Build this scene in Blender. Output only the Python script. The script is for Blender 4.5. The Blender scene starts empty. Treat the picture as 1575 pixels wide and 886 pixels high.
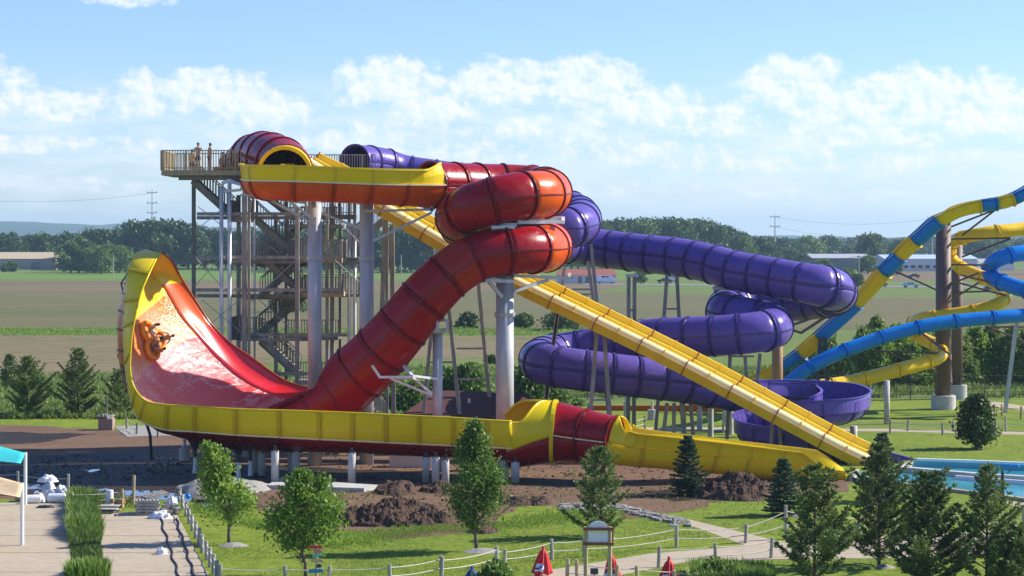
import bpy, math, random
from mathutils import Vector, Matrix, noise
R = math.radians
random.seed(7)
C = bpy.context.scene.collection
scene = bpy.context.scene
# ---------------------------------------------------------------- camera
F = 3500.0; H = 14.0; HY = 366.0; CX = 787.5
cam = bpy.data.cameras.new('camera'); cam.sensor_width = 36.0; cam.lens = F / 1575 * 36.0
cam.shift_y = -(443 - HY) / 1575.0; cam.clip_start = 1; cam.clip_end = 30000
co = bpy.data.objects.new('camera', cam); C.objects.link(co)
co.location = (0, 0, H); co.rotation_euler = (R(90), 0, 0); scene.camera = co
# ---------------------------------------------------------------- light
SUN_EL = 35.0
SUN_AZ = 74.0          # degrees clockwise from +Y (the view direction): right and a little beyond
sd = Vector((math.sin(R(SUN_AZ)) * math.cos(R(SUN_EL)), math.cos(R(SUN_AZ)) * math.cos(R(SUN_EL)), math.sin(R(SUN_EL))))
sl = bpy.data.lights.new('sun', 'SUN'); sl.energy = 4.9; sl.angle = R(0.5); sl.color = (1.0, 0.94, 0.83)
so = bpy.data.objects.new('sun', sl); C.objects.link(so)
so.rotation_euler = sd.to_track_quat('Z', 'Y').to_euler(); so.location = (60, 20, 80)
scene.view_settings.view_transform = 'Standard'; scene.view_settings.look = 'None'
scene.view_settings.gamma = 1.0; scene.view_settings.exposure = 0.75

def build_world():
    w = bpy.data.worlds.new('World'); scene.world = w; w.use_nodes = True
    nt = w.node_tree; N = nt.nodes; L = nt.links; N.clear()
    def M(op, a, b=None, c=None, clamp=False):
        n = N.new('ShaderNodeMath'); n.operation = op; n.use_clamp = clamp
        for i, v in enumerate((a, b, c)):
            if v is None: continue
            if isinstance(v, (int, float)): n.inputs[i].default_value = v
            else: L.new(v, n.inputs[i])
        return n.outputs[0]
    def mix(f, a, b):
        n = N.new('ShaderNodeMix'); n.data_type = 'RGBA'
        for k, v in ((0, f), (6, a), (7, b)):
            if isinstance(v, (int, float, tuple)): n.inputs[k].default_value = v
            else: L.new(v, n.inputs[k])
        return n.outputs[2]
    sky = N.new('ShaderNodeTexSky'); sky.sky_type = 'NISHITA'; sky.sun_disc = False
    sky.sun_elevation = R(SUN_EL); sky.sun_rotation = R(SUN_AZ)
    sky.air_density = 1.0; sky.dust_density = 0.2; sky.ozone_density = 3.0; sky.altitude = 200
    tc = N.new('ShaderNodeTexCoord'); sp = N.new('ShaderNodeSeparateXYZ'); L.new(tc.outputs['Generated'], sp.inputs[0])
    az = M('MULTIPLY', M('ARCTAN2', sp.outputs[0], sp.outputs[1]), 57.2958)
    el = M('MULTIPLY', M('ARCSINE', sp.outputs[2]), 57.2958)
    def nz(sx, sy, ox, oy, scale, det, rough=.55, dist=0.0):
        cb = N.new('ShaderNodeCombineXYZ')
        L.new(M('MULTIPLY_ADD', az, sx, ox), cb.inputs[0]); L.new(M('MULTIPLY_ADD', el, sy, oy), cb.inputs[1])
        n = N.new('ShaderNodeTexNoise'); n.inputs['Scale'].default_value = scale; n.inputs['Detail'].default_value = det
        n.inputs['Roughness'].default_value = rough; n.inputs['Distortion'].default_value = dist
        L.new(cb.outputs[0], n.inputs['Vector']); return n.outputs[0]
    def A(px): return math.degrees(math.atan((px - CX) / F))
    def E(py): return math.degrees(math.atan((HY - py) / F))
    # cumulus banks: centre az, el, half sizes
    blobs = []
    for px, py, rx, ry, wt in ((10, 140, 60, 50, .7), (85, 165, 75, 30, .9), (215, 150, 70, 45, .8), (320, 140, 110, 38, 1), (400, 170, 80, 35, 1),
        (600, 130, 100, 48, 1), (660, 165, 90, 38, .9), (775, 130, 95, 45, 1), (905, 125, 95, 45, 1), (980, 160, 110, 42, .9), (1080, 185, 110, 30, .8),
        (1220, 130, 95, 48, 1), (1290, 165, 90, 40, .9), (1400, 145, 110, 45, 1), (1500, 160, 110, 50, 1), (1570, 175, 80, 45, .9), (1350, 200, 180, 35, .7),
        (850, 200, 200, 35, .55), (40, 225, 150, 16, .8), (180, 225, 90, 16, .7), (200, 5, 70, 14, .9), (540, 215, 120, 30, .6), (700, 235, 160, 22, .6), (1000, 235, 150, 22, .6), (1200, 250, 200, 20, .55), (1450, 250, 160, 22, .6), (420, 240, 100, 18, .5), (110, 285, 130, 14, .5), (950, 290, 180, 14, .45), (1300, 300, 180, 12, .45), (-300, 150, 240, 50, .9), (1900, 150, 240, 50, .9)):
        blobs.append((A(px), E(py), rx / F * 57.3, ry / F * 57.3, wt))
    tot = None
    for a, e, ra, re, wt in blobs:
        dx = M('MULTIPLY_ADD', az, 1 / ra, -a / ra); dy = M('MULTIPLY_ADD', el, 1 / re, -e / re)
        r2 = M('ADD', M('MULTIPLY', dx, dx), M('MULTIPLY', dy, dy))
        g = M('MULTIPLY', M('SUBTRACT', 1.25, r2, None, True), wt)
        tot = g if tot is None else M('MAXIMUM', tot, g)
    n1 = nz(1, 1.15, 3.1, 7.7, 1.7, 10, .58, .12)
    n2 = nz(1, 1.15, 3.1 + .09, 7.7 + .10, 1.7, 10, .58, .12)     # the same noise a little nearer the sun, for relief
    body = M('ADD', tot, M('MULTIPLY_ADD', n1, 2.9, -1.74))
    body2 = M('ADD', tot, M('MULTIPLY_ADD', n2, 2.9, -1.74))
    mask = M('MULTIPLY', M('MINIMUM', body, M('MULTIPLY', tot, 2.5)), 1.6, None, True)
    relief = M('MULTIPLY_ADD', M('SUBTRACT', body, body2), 2.0, .60, True)
    # thin streaks low down
    n3 = nz(.55, 2.6, 11.0, 2.0, 0.8, 8, .62, .4)
    band = M('MULTIPLY', M('SUBTRACT', 1.0, M('MULTIPLY', M('ABSOLUTE', M('SUBTRACT', el, 1.9)), .42), None, True), 1.6)
    wisp = M('MULTIPLY', M('MULTIPLY_ADD', n3, 2.6, -1.0, True), M('MINIMUM', band, 1.0), None, True)
    # the sky's own colour: Nishita, nudged to the cooler blue of this photograph
    gr = M('MULTIPLY', el, 1 / 7.0, None, True)
    tint = mix(gr, (0.78, 0.88, 1.06, 1), (0.71, 0.83, 1.20, 1))
    mu = N.new('ShaderNodeMix'); mu.data_type = 'RGBA'; mu.blend_type = 'MULTIPLY'; mu.inputs[0].default_value = 1
    L.new(sky.outputs[0], mu.inputs[6]); L.new(tint, mu.inputs[7])
    K = 1.0
    ccol = mix(relief, (5.4 * K, 6.2 * K, 7.5 * K, 1), (7.05 * K, 6.85 * K, 7.15 * K, 1))
    c1 = mix(M('MULTIPLY', wisp, .75), mu.outputs[2], (6.4 * K, 6.7 * K, 7.4 * K, 1))
    c2 = mix(M('MULTIPLY', mask, .78), c1, ccol)
    bg = N.new('ShaderNodeBackground'); bg.inputs[1].default_value = 0.098; L.new(c2, bg.inputs[0])
    o = N.new('ShaderNodeOutputWorld'); L.new(bg.outputs[0], o.inputs[0])
build_world()

# ---------------------------------------------------------------- points
def P(px, py, d): return Vector(((px - CX) / F * d, d, H - (py - HY) / F * d))
def G(px, py, z=0.0):
    d = (H - z) * F / (py - HY); return Vector(((px - CX) / F * d, d, z))
def GD(px, d, z=0.0): return Vector(((px - CX) / F * d, d, z))
def gy(d): return HY + H * F / d
# ---------------------------------------------------------------- materials
MT = {}
def mat(name, col, rough=.6, var=.12, scale=3.0, metal=0.0, bump=0.0, bscale=None, coat=0.0, col2=None, vscale=None, detail=5, spec=.5):
    m = bpy.data.materials.new(name); m.use_nodes = True; MT[name] = m
    nt = m.node_tree; N = nt.nodes; L = nt.links; b = N['Principled BSDF']
    b.inputs['Roughness'].default_value = rough; b.inputs['Metallic'].default_value = metal
    b.inputs['Coat Weight'].default_value = coat; b.inputs['Coat Roughness'].default_value = .12
    b.inputs['Specular IOR Level'].default_value = spec
    tc = N.new('ShaderNodeTexCoord'); mp = N.new('ShaderNodeMapping'); L.new(tc.outputs['Object'], mp.inputs[0])
    if vscale: mp.inputs['Scale'].default_value = vscale
    nz = N.new('ShaderNodeTexNoise'); nz.inputs['Scale'].default_value = scale; nz.inputs['Detail'].default_value = detail
    nz.inputs['Roughness'].default_value = .6
    L.new(mp.outputs[0], nz.inputs['Vector'])
    cr = N.new('ShaderNodeValToRGB'); L.new(nz.outputs[0], cr.inputs[0])
    c2 = col2 if col2 else tuple(min(1, c * (1 + var)) for c in col)
    c1 = col if col2 else tuple(c * (1 - var) for c in col)
    cr.color_ramp.elements[0].position = .32; cr.color_ramp.elements[1].position = .68
    cr.color_ramp.elements[0].color = (*c1, 1); cr.color_ramp.elements[1].color = (*c2, 1)
    L.new(cr.outputs[0], b.inputs['Base Color'])
    if bump:
        n2 = N.new('ShaderNodeTexNoise'); n2.inputs['Scale'].default_value = bscale or scale * 3; n2.inputs['Detail'].default_value = 6
        L.new(mp.outputs[0], n2.inputs['Vector'])
        bp = N.new('ShaderNodeBump'); bp.inputs['Strength'].default_value = bump; bp.inputs['Distance'].default_value = .1
        L.new(n2.outputs[0], bp.inputs['Height']); L.new(bp.outputs[0], b.inputs['Normal'])
    return m
def fibre(name, col, var=.10, rough=.24, trans=0.0):
    """gel-coated fibreglass: glossy, slightly mottled, streaked with dust"""
    m = mat(name, col, rough=rough, var=var * .6, scale=.8, coat=.04, vscale=(1, 1, .5), detail=8, spec=.26)
    nt = m.node_tree; N = nt.nodes; L = nt.links; b = N['Principled BSDF']
    tc = N.new('ShaderNodeTexCoord'); n = N.new('ShaderNodeTexNoise'); n.inputs['Scale'].default_value = 2.2; n.inputs['Detail'].default_value = 8
    L.new(tc.outputs['Object'], n.inputs['Vector'])
    mr = N.new('ShaderNodeMapRange'); mr.inputs[1].default_value = .35; mr.inputs[2].default_value = .75
    mr.inputs[3].default_value = rough * .8; mr.inputs[4].default_value = rough * 1.9
    L.new(n.outputs[0], mr.inputs[0]); L.new(mr.outputs[0], b.inputs['Roughness'])
    n3 = N.new('ShaderNodeTexNoise'); n3.inputs['Scale'].default_value = .9; n3.inputs['Detail'].default_value = 2
    L.new(tc.outputs['Object'], n3.inputs['Vector'])
    bp = N.new('ShaderNodeBump'); bp.inputs['Strength'].default_value = .18; bp.inputs['Distance'].default_value = .05
    L.new(n3.outputs[0], bp.inputs['Height']); L.new(bp.outputs[0], b.inputs['Normal'])
    if trans:
        tr = N.new('ShaderNodeBsdfTranslucent'); tr.inputs[0].default_value = (*col, 1)
        mx = N.new('ShaderNodeMixShader'); mx.inputs[0].default_value = trans
        L.new(b.outputs[0], mx.inputs[1]); L.new(tr.outputs[0], mx.inputs[2]); L.new(mx.outputs[0], N['Material Output'].inputs[0])
    return m
def leafmat(name, dark, light, tr=.3):
    m = bpy.data.materials.new(name); m.use_nodes = True; MT[name] = m
    nt = m.node_tree; N = nt.nodes; L = nt.links; b = N['Principled BSDF']
    at = N.new('ShaderNodeAttribute'); at.attribute_name = 'tone'
    cr = N.new('ShaderNodeValToRGB'); cr.color_ramp.elements[0].color = (*dark, 1); cr.color_ramp.elements[1].color = (*light, 1)
    oi = N.new('ShaderNodeObjectInfo'); ad = N.new('ShaderNodeMath'); ad.operation = 'MULTIPLY_ADD'
    ad.inputs[1].default_value = .35; L.new(oi.outputs['Random'], ad.inputs[0])
    sb = N.new('ShaderNodeMath'); sb.operation = 'SUBTRACT'; L.new(at.outputs['Fac'], ad.inputs[2]); L.new(ad.outputs[0], sb.inputs[0]); sb.inputs[1].default_value = .17
    L.new(sb.outputs[0], cr.inputs[0]); L.new(cr.outputs[0], b.inputs['Base Color']); b.inputs['Roughness'].default_value = .55
    b.inputs['Specular IOR Level'].default_value = .3
    t = N.new('ShaderNodeBsdfTranslucent'); L.new(cr.outputs[0], t.inputs[0])
    mx = N.new('ShaderNodeMixShader'); mx.inputs[0].default_value = tr
    L.new(b.outputs[0], mx.inputs[1]); L.new(t.outputs[0], mx.inputs[2]); L.new(mx.outputs[0], N['Material Output'].inputs[0])
    return m
RED = fibre('red_fibreglass', (.27, .003, .007))
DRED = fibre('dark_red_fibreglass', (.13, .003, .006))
ORA = fibre('orange_fibreglass', (.62, .085, .004))
YEL = fibre('yellow_fibreglass', (.84, .62, .006), var=.06, trans=.10)
GLD = fibre('golden_fibreglass', (.86, .53, .010), var=.08)
LEM = fibre('lemon_fibreglass', (.86, .62, .03), var=.05)
CRM = fibre('cream_fibreglass', (.80, .68, .34), var=.06)
PUR = fibre('purple_fibreglass', (.118, .082, .33), var=.10)
DPUR = fibre('purple_flange', (.055, .035, .17))
RFL = fibre('red_flange', (.16, .008, .012)); YFL = fibre('yellow_flange', (.62, .44, .02)); OFL = fibre('orange_flange', (.33, .05, .01))
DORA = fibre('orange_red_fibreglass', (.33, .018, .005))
BLU = fibre('blue_fibreglass', (.004, .20, .62), var=.08)
STEEL = mat('galvanised_steel', (.46, .455, .46), rough=.45, metal=.12, var=.22, scale=.9, vscale=(2, 2, .5), detail=8)
WSTEEL = mat('white_steel', (.66, .66, .68), rough=.5, var=.12, scale=1.5)
DSTEEL = mat('dark_steel', (.045, .05, .055), rough=.5, metal=.3)
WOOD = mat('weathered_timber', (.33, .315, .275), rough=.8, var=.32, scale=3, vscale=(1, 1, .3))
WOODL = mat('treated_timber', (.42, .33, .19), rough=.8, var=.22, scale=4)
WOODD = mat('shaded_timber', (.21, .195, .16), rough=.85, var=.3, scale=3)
CONC = mat('concrete', (.46, .44, .41), rough=.85, var=.14, scale=2.0, bump=.1, detail=9)
BROWN = mat('brown_painted_steel', (.125, .075, .055), rough=.6, var=.1); TAN = mat('tan_painted_steel', (.40, .22, .11), rough=.6, var=.1)
WHITE = mat('white_paint', (.78, .78, .78), rough=.5, var=.05); ROPE = mat('rope', (.55, .52, .45), rough=.9)
BARK = mat('bark', (.14, .105, .075), rough=.9, var=.3, scale=6)
SKIN = mat('skin', (.50, .27, .17), rough=.55, var=.06); HAIR = mat('dark_hair', (.03, .018, .012), rough=.6)
GLASS = mat('dark_glass', (.02, .03, .04), rough=.08); TYRE = mat('tyre_rubber', (.02, .02, .02), rough=.8)
BLACK = mat('black_cloth', (.02, .02, .03), rough=.8)
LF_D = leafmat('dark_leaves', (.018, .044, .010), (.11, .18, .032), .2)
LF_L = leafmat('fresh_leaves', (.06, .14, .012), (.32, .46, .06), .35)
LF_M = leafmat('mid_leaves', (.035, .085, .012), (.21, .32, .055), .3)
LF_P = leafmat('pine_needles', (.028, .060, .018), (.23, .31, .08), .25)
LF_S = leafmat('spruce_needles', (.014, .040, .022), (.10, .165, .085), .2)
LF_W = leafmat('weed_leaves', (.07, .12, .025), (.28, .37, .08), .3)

# ---------------------------------------------------------------- objects
WL = {}
def tag(o, label=None, cat=None, group=None, kind=None):
    if label: o['label'] = label
    if cat: o['category'] = cat
    if group: o['group'] = group
    if kind: o['kind'] = kind
    return o
def thing(name, label, cat, loc, group=None):
    o = bpy.data.objects.new(name, None); C.objects.link(o); o.location = loc; o.empty_display_size = .5
    WL[o.name] = Vector(loc); return tag(o, label, cat, group)
class MB:
    def __init__(s): s.v = []; s.f = []; s.uv = None; s.tone = None; s.mi = None
    def add(s, vs, fs):
        n = len(s.v); s.v += [Vector(v) for v in vs]; s.f += [tuple(i + n for i in f) for f in fs]; return s
    def box(s, c, sx, sy, sz, rz=0.0):
        c = Vector(c); m = Matrix.Rotation(rz, 3, 'Z')
        vs = [c + m @ Vector((x * sx / 2, y * sy / 2, z * sz / 2)) for z in (-1, 1) for x, y in ((-1, -1), (1, -1), (1, 1), (-1, 1))]
        return s.add(vs, [(3, 2, 1, 0), (4, 5, 6, 7), (0, 1, 5, 4), (1, 2, 6, 5), (2, 3, 7, 6), (3, 0, 4, 7)])
    def beam(s, p, q, w, h=None, up=Vector((0, 0, 1))):
        h = h or w; p = Vector(p); q = Vector(q); t = (q - p).normalized()
        if abs(t.dot(up)) > .98: up = Vector((0, 1, 0))
        a = t.cross(up).normalized(); b = a.cross(t)
        vs = [e + a * x * w / 2 + b * y * h / 2 for e in (p, q) for x, y in ((-1, -1), (1, -1), (1, 1), (-1, 1))]
        return s.add(vs, [(3, 2, 1, 0), (4, 5, 6, 7), (0, 1, 5, 4), (1, 2, 6, 5), (2, 3, 7, 6), (3, 0, 4, 7)])
    def tube(s, pts, rs, n=10, cap=True):
        pts = [Vector(p) for p in pts]
        if isinstance(rs, (int, float)): rs = [rs] * len(pts)
        vs = []; fs = []
        for i, p in enumerate(pts):
            t = (pts[min(i + 1, len(pts) - 1)] - pts[max(i - 1, 0)]).normalized()
            u = Vector((0, 0, 1)) if abs(t.z) < .95 else Vector((0, 1, 0))
            a = t.cross(u).normalized(); b = a.cross(t)
            vs += [p + (a * math.cos(2 * math.pi * k / n) + b * math.sin(2 * math.pi * k / n)) * rs[i] for k in range(n)]
        for i in range(len(pts) - 1):
            fs += [(i * n + k, i * n + (k + 1) % n, (i + 1) * n + (k + 1) % n, (i + 1) * n + k) for k in range(n)]
        if cap: fs += [tuple(range(n))[::-1], tuple(range((len(pts) - 1) * n, len(pts) * n))]
        return s.add(vs, fs)
    def lathe(s, c, prof, n=16):
        c = Vector(c); vs = []; fs = []
        for r, z in prof: vs += [c + Vector((r * math.cos(2 * math.pi * k / n), r * math.sin(2 * math.pi * k / n), z)) for k in range(n)]
        for i in range(len(prof) - 1):
            fs += [(i * n + k, i * n + (k + 1) % n, (i + 1) * n + (k + 1) % n, (i + 1) * n + k) for k in range(n)]
        fs += [tuple(range(n))[::-1], tuple(range((len(prof) - 1) * n, len(prof) * n))]
        return s.add(vs, fs)
    def prism(s, poly, z0, z1):
        n = len(poly); vs = [(x, y, z0) for x, y in poly] + [(x, y, z1) for x, y in poly]
        return s.add(vs, [tuple(range(n))[::-1], tuple(range(n, 2 * n))] + [(i, (i + 1) % n, n + (i + 1) % n, n + i) for i in range(n)])
    def grid(s, rows):
        m = len(rows[0]); vs = [p for r in rows for p in r]
        return s.add(vs, [(i * m + j, i * m + j + 1, (i + 1) * m + j + 1, (i + 1) * m + j) for i in range(len(rows) - 1) for j in range(m - 1)])
def obj(name, mb, m, parent=None, smooth=False, loc=None, solid=0.0, bevel=0.0):
    off = WL[parent.name] if parent else (Vector(loc) if loc is not None else Vector((0, 0, 0)))
    me = bpy.data.meshes.new(name); me.from_pydata([v - off for v in mb.v], [], mb.f)
    if mb.uv:
        ul = me.uv_layers.new(name='uv')
        for lp in me.loops: ul.data[lp.index].uv = mb.uv[lp.vertex_index]
    if mb.tone:
        at = me.attributes.new('tone', 'FLOAT', 'POINT'); at.data.foreach_set('value', mb.tone)
    if isinstance(m, (list, tuple)):
        for x in m: me.materials.append(x)
        if mb.mi: me.polygons.foreach_set('material_index', mb.mi)
    else: me.materials.append(m)
    if smooth: me.polygons.foreach_set('use_smooth', [True] * len(me.polygons))
    me.update()
    o = bpy.data.objects.new(name, me); C.objects.link(o)
    WL[o.name] = off
    if parent: o.parent = parent
    elif loc is not None: o.location = off
    if solid:
        sm = o.modifiers.new('shell', 'SOLIDIFY'); sm.thickness = solid; sm.offset = 0
    if bevel:
        bm = o.modifiers.new('bevel', 'BEVEL'); bm.width = bevel; bm.segments = 2; bm.limit_method = 'ANGLE'
    return o
def struct(name, mb, m, **k): return tag(obj(name, mb, m, **k), kind='structure')
def kids(o): return [c for c in list(C.objects) if c.parent == o]
KID = {}
def copy_tree(o, parent=None):
    if o.name not in KID: KID[o.name] = list(o.children)
    c = o.copy(); C.objects.link(c); c.parent = parent
    for ch in list(o.children): copy_tree(ch, c)
    return c
def dup(src, loc, rz=0.0, sc=1.0, label=None, group=None):
    c = copy_tree(src); c.location = loc; c.rotation_euler = (0, 0, rz)
    c.scale = (sc, sc, sc) if isinstance(sc, (int, float)) else sc
    if label: c['label'] = label
    if group: c['group'] = group
    WL[c.name] = Vector(loc); return c
# ---------------------------------------------------------------- paths
def catmull(pts, step=.3):
    pts = [tuple(p) for p in pts]; dim = len(pts[0])
    q = [tuple(2 * a - b for a, b in zip(pts[0], pts[1]))] + pts + [tuple(2 * a - b for a, b in zip(pts[-1], pts[-2]))]
    out = []
    for i in range(1, len(q) - 2):
        n = max(2, int((Vector(q[i + 1][:3]) - Vector(q[i][:3])).length / step))
        for k in range(n):
            t = k / n
            out.append(tuple(.5 * (2 * b + (c - a) * t + (2 * a - 5 * b + 4 * c - d) * t * t + (3 * b - a - 3 * c + d) * t ** 3)
                             for a, b, c, d in zip(q[i - 1], q[i], q[i + 1], q[i + 2])))
    out.append(tuple(pts[-1])); return out
class Path:
    """points are (px, py, depth[, radius])"""
    def __init__(s, pp, step=.3, r=1.0):
        pts = [(*P(p[0], p[1], p[2]), p[3] if len(p) > 3 else r) for p in pp]
        d = catmull(pts, step); s.p = [Vector(x[:3]) for x in d]; s.r = [x[3] for x in d]
        s.t = [(s.p[min(i + 1, len(s.p) - 1)] - s.p[max(i - 1, 0)]).normalized() for i in range(len(s.p))]
        s.l = [0.0]
        for i in range(1, len(s.p)): s.l.append(s.l[-1] + (s.p[i] - s.p[i - 1]).length)
        s.len = s.l[-1]
    def frame(s, L):
        L = min(max(L, 0), s.len)
        import bisect
        i = min(max(bisect.bisect_right(s.l, L) - 1, 0), len(s.p) - 2)
        f = (L - s.l[i]) / max(1e-9, s.l[i + 1] - s.l[i])
        p = s.p[i].lerp(s.p[i + 1], f); t = s.t[i].lerp(s.t[i + 1], f).normalized(); r = s.r[i] * (1 - f) + s.r[i + 1] * f
        a = t.cross(Vector((0, 0, 1))).normalized(); return p, t, a, a.cross(t), r
    def near(s, px):          # arc length where the picture column px is first crossed
        for i, p in enumerate(s.p):
            x = CX + F * p.x / p.y
            if i and (x - px) * (lx - px) <= 0: return s.l[i]
            lx = x
        return s.len
def sweep(path, L0, L1, prof, step=.3, closed=False):
    n = max(1, int(round((L1 - L0) / step))); rows = []
    for i in range(n + 1):
        L = L0 + (L1 - L0) * i / n; p, t, a, u, r = path.frame(L)
        row = [p + a * x + u * y for x, y in prof(r, L)]
        if closed: row.append(row[0])
        rows.append(row)
    mb = MB(); mb.grid(rows); return mb
def circ(n=28): return lambda r, L: [(r * math.cos(2 * math.pi * k / n), r * math.sin(2 * math.pi * k / n)) for k in range(n)]
def arc(a0, a1, n=18): # degrees, 0 = right side, 270 = bottom
    return lambda r, L: [(r * math.cos(R(a0 + (a1 - a0) * k / n)), r * math.sin(R(a0 + (a1 - a0) * k / n))) for k in range(n + 1)]
def ring(path, L, prof, w=.10, h=.11, closed=True):
    """a raised flange round a section"""
    p, t, a, u, r = path.frame(L)
    pr = prof(r, L); po = prof(r + h, L); m = len(pr); mb = MB()
    vs = []
    for q in (-w / 2, w / 2):
        vs += [p + t * q + a * x + u * y for x, y in pr]; vs += [p + t * q + a * x + u * y for x, y in po]
    fs = []
    for k in range(m if closed else m - 1):
        j = (k + 1) % m
        fs += [(k, j, m + j, m + k), (2 * m + k, 3 * m + k, 3 * m + j, 2 * m + j), (m + k, m + j, 3 * m + j, 3 * m + k), (k, 2 * m + k, 2 * m + j, j)]
    if not closed: fs += [(0, m, 3 * m, 2 * m), (m - 1, 3 * m - 1, 4 * m - 1, 2 * m - 1)][:1] + [(m - 1, 2 * m - 1, 4 * m - 1, 3 * m - 1)]
    return mb.add(vs, fs)
def tube_run(root, path, cuts, cols, flange, prof=None, part='tube_section', seam=True, closed=True, fh=.11, ends=True, seam_m=None):
    prof = prof or circ()
    for i in range(len(cuts) - 1):
        c = cols(i) if callable(cols) else cols
        o = obj(part, sweep(path, cuts[i], cuts[i + 1], prof, closed=closed), c, root, smooth=True, solid=.05)
        if i or ends: obj('flange', ring(path, cuts[i], prof, h=fh, closed=closed), flange, o)
        if seam:
            for sgn in (1, -1):
                pr = lambda r, L, sgn=sgn: [(sgn * (r + .0), -.035), (sgn * (r + .075), -.035), (sgn * (r + .075), .035), (sgn * (r + .0), .035)]
                mb2 = sweep(path, cuts[i], cuts[i + 1], pr, closed=True); obj('seam', mb2, seam_m or flange, o)
    if ends: obj('flange', ring(path, cuts[-1], prof, h=fh, closed=closed), flange, o)
def even(L0, L1, step):
    n = max(1, int(round((L1 - L0) / step))); return [L0 + (L1 - L0) * i / n for i in range(n + 1)]
# ================================================================ ground
def ground_mat(name, cols, scale=.05, scale2=1.5, bump=.3, rough=.95, stretch=(1, 1, 1), bscale=4):
    """three tones: large patches and fine grain"""
    m = bpy.data.materials.new(name); m.use_nodes = True
    nt = m.node_tree; N = nt.nodes; L = nt.links; b = N['Principled BSDF']; b.inputs['Roughness'].default_value = rough
    b.inputs['Specular IOR Level'].default_value = .15
    tc = N.new('ShaderNodeTexCoord'); mp = N.new('ShaderNodeMapping'); L.new(tc.outputs['Object'], mp.inputs[0]); mp.inputs['Scale'].default_value = stretch
    def nz(s, d, r=.6):
        n = N.new('ShaderNodeTexNoise'); n.inputs['Scale'].default_value = s; n.inputs['Detail'].default_value = d; n.inputs['Roughness'].default_value = r
        L.new(mp.outputs[0], n.inputs['Vector']); return n.outputs[0]
    def rmp(f, a, bb, lo=.35, hi=.65):
        c = N.new('ShaderNodeValToRGB'); c.color_ramp.elements[0].position = lo; c.color_ramp.elements[1].position = hi
        c.color_ramp.elements[0].color = (*a, 1); c.color_ramp.elements[1].color = (*bb, 1); L.new(f, c.inputs[0]); return c.outputs[0]
    c1 = rmp(nz(scale, 6), cols[0], cols[1]); c2 = rmp(nz(scale2, 8, .7), cols[2], cols[1] if len(cols) < 4 else cols[3])
    mx = N.new('ShaderNodeMix'); mx.data_type = 'RGBA'; mx.inputs[0].default_value = .5
    L.new(c1, mx.inputs[6]); L.new(c2, mx.inputs[7]); L.new(mx.outputs[2], b.inputs['Base Color'])
    bp = N.new('ShaderNodeBump'); bp.inputs['Strength'].default_value = bump; bp.inputs['Distance'].default_value = .2
    L.new(nz(bscale, 8, .7), bp.inputs['Height']); L.new(bp.outputs[0], b.inputs['Normal'])
    return m
LAWN = ground_mat('lawn', ((.095, .165, .012), (.21, .26, .022), (.065, .12, .010), (.27, .32, .04)), .11, 1.3, .5)
MEADOW = ground_mat('meadow', ((.09, .15, .025), (.16, .20, .05), (.07, .11, .02), (.18, .22, .06)), .03, 1.2)
GREENF = ground_mat('green_crop', ((.11, .18, .03), (.14, .22, .035), (.11, .17, .03)), .01, .3, .1)
BROWNF = ground_mat('brown_field', ((.125, .11, .045), (.20, .14, .085), (.12, .10, .045), (.21, .15, .09)), .012, .12, .3, stretch=(.12, 1.0, 1))
OLIVEF = ground_mat('olive_field', ((.105, .115, .04), (.16, .135, .065), (.095, .10, .035), (.18, .15, .075)), .02, .2, .3, stretch=(.15, 1.0, 1))
STUB = ground_mat('stubble_field', ((.13, .125, .04), (.22, .165, .095), (.07, .075, .02), (.36, .28, .17)), .05, .55, .8, stretch=(.5, 1.5, 1))
DIRT = ground_mat('bare_earth', ((.15, .085, .05), (.25, .155, .095), (.09, .05, .032), (.28, .18, .12)), .22, 2.5, .9, stretch=(.45, 1.3, 1))
MUD = ground_mat('wet_mud', ((.018, .013, .009), (.045, .031, .021), (.014, .010, .007), (.07, .05, .035)), .3, 3, .8, rough=.6)
CLOD = ground_mat('dug_soil', ((.06, .038, .026), (.13, .085, .058), (.035, .022, .016), (.16, .10, .07)), .8, 5, 1.0)
GRAV = ground_mat('pale_gravel', ((.28, .27, .25), (.37, .36, .33), (.20, .19, .18), (.44, .42, .38)), .8, 6, .7)
SLAB = ground_mat('slab_concrete', ((.38, .31, .22), (.44, .37, .27), (.33, .27, .20), (.48, .41, .31)), .25, 2.0, .12)
ASPH = ground_mat('road_asphalt', ((.20, .20, .20), (.26, .26, .26), (.18, .18, .18)), .05, 1, .1)
POOLM = mat('pool_blue_paint', (.06, .36, .44), rough=.3, var=.12, scale=.8); 
WATER = mat('pool_water', (.035, .31, .335), rough=.08, var=.15, scale=1.2, bump=.35, bscale=2.5)
PUD = mat('puddle_water', (.05, .05, .05), rough=.03, var=.1)

g = MB(); g.add([(-7000, -150, 0), (7000, -150, 0), (7000, 12000, 0), (-7000, 12000, 0)], [(0, 1, 2, 3)])
struct('ground', g, MEADOW)
def sheet(name, pts, m, z, irregular=0.0, sub=0):
    pl = [GD(*p) if isinstance(p[1], float) else G(*p) for p in pts]
    if irregular:
        q = []
        for i in range(len(pl)):
            a, b = pl[i], pl[(i + 1) % len(pl)]; n = max(1, int((b - a).length / (irregular * 1.3)))
            for k in range(n):
                p = a.lerp(b, k / n); o = noise.noise_vector(p * .6) * irregular + noise.noise_vector(p * 2.3) * irregular * .35
                q.append(Vector((p.x + o.x, p.y + o.y * 1.2, 0)))
        pl = q
    mb = MB(); mb.add([(p.x, p.y, z) for p in pl], [tuple(range(len(pl)))])
    return struct(name, mb, m)
sheet('lawn', [(-300, 641), (1900, 606), (1900, 1400), (-300, 1400)], LAWN, .004, .8)
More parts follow.
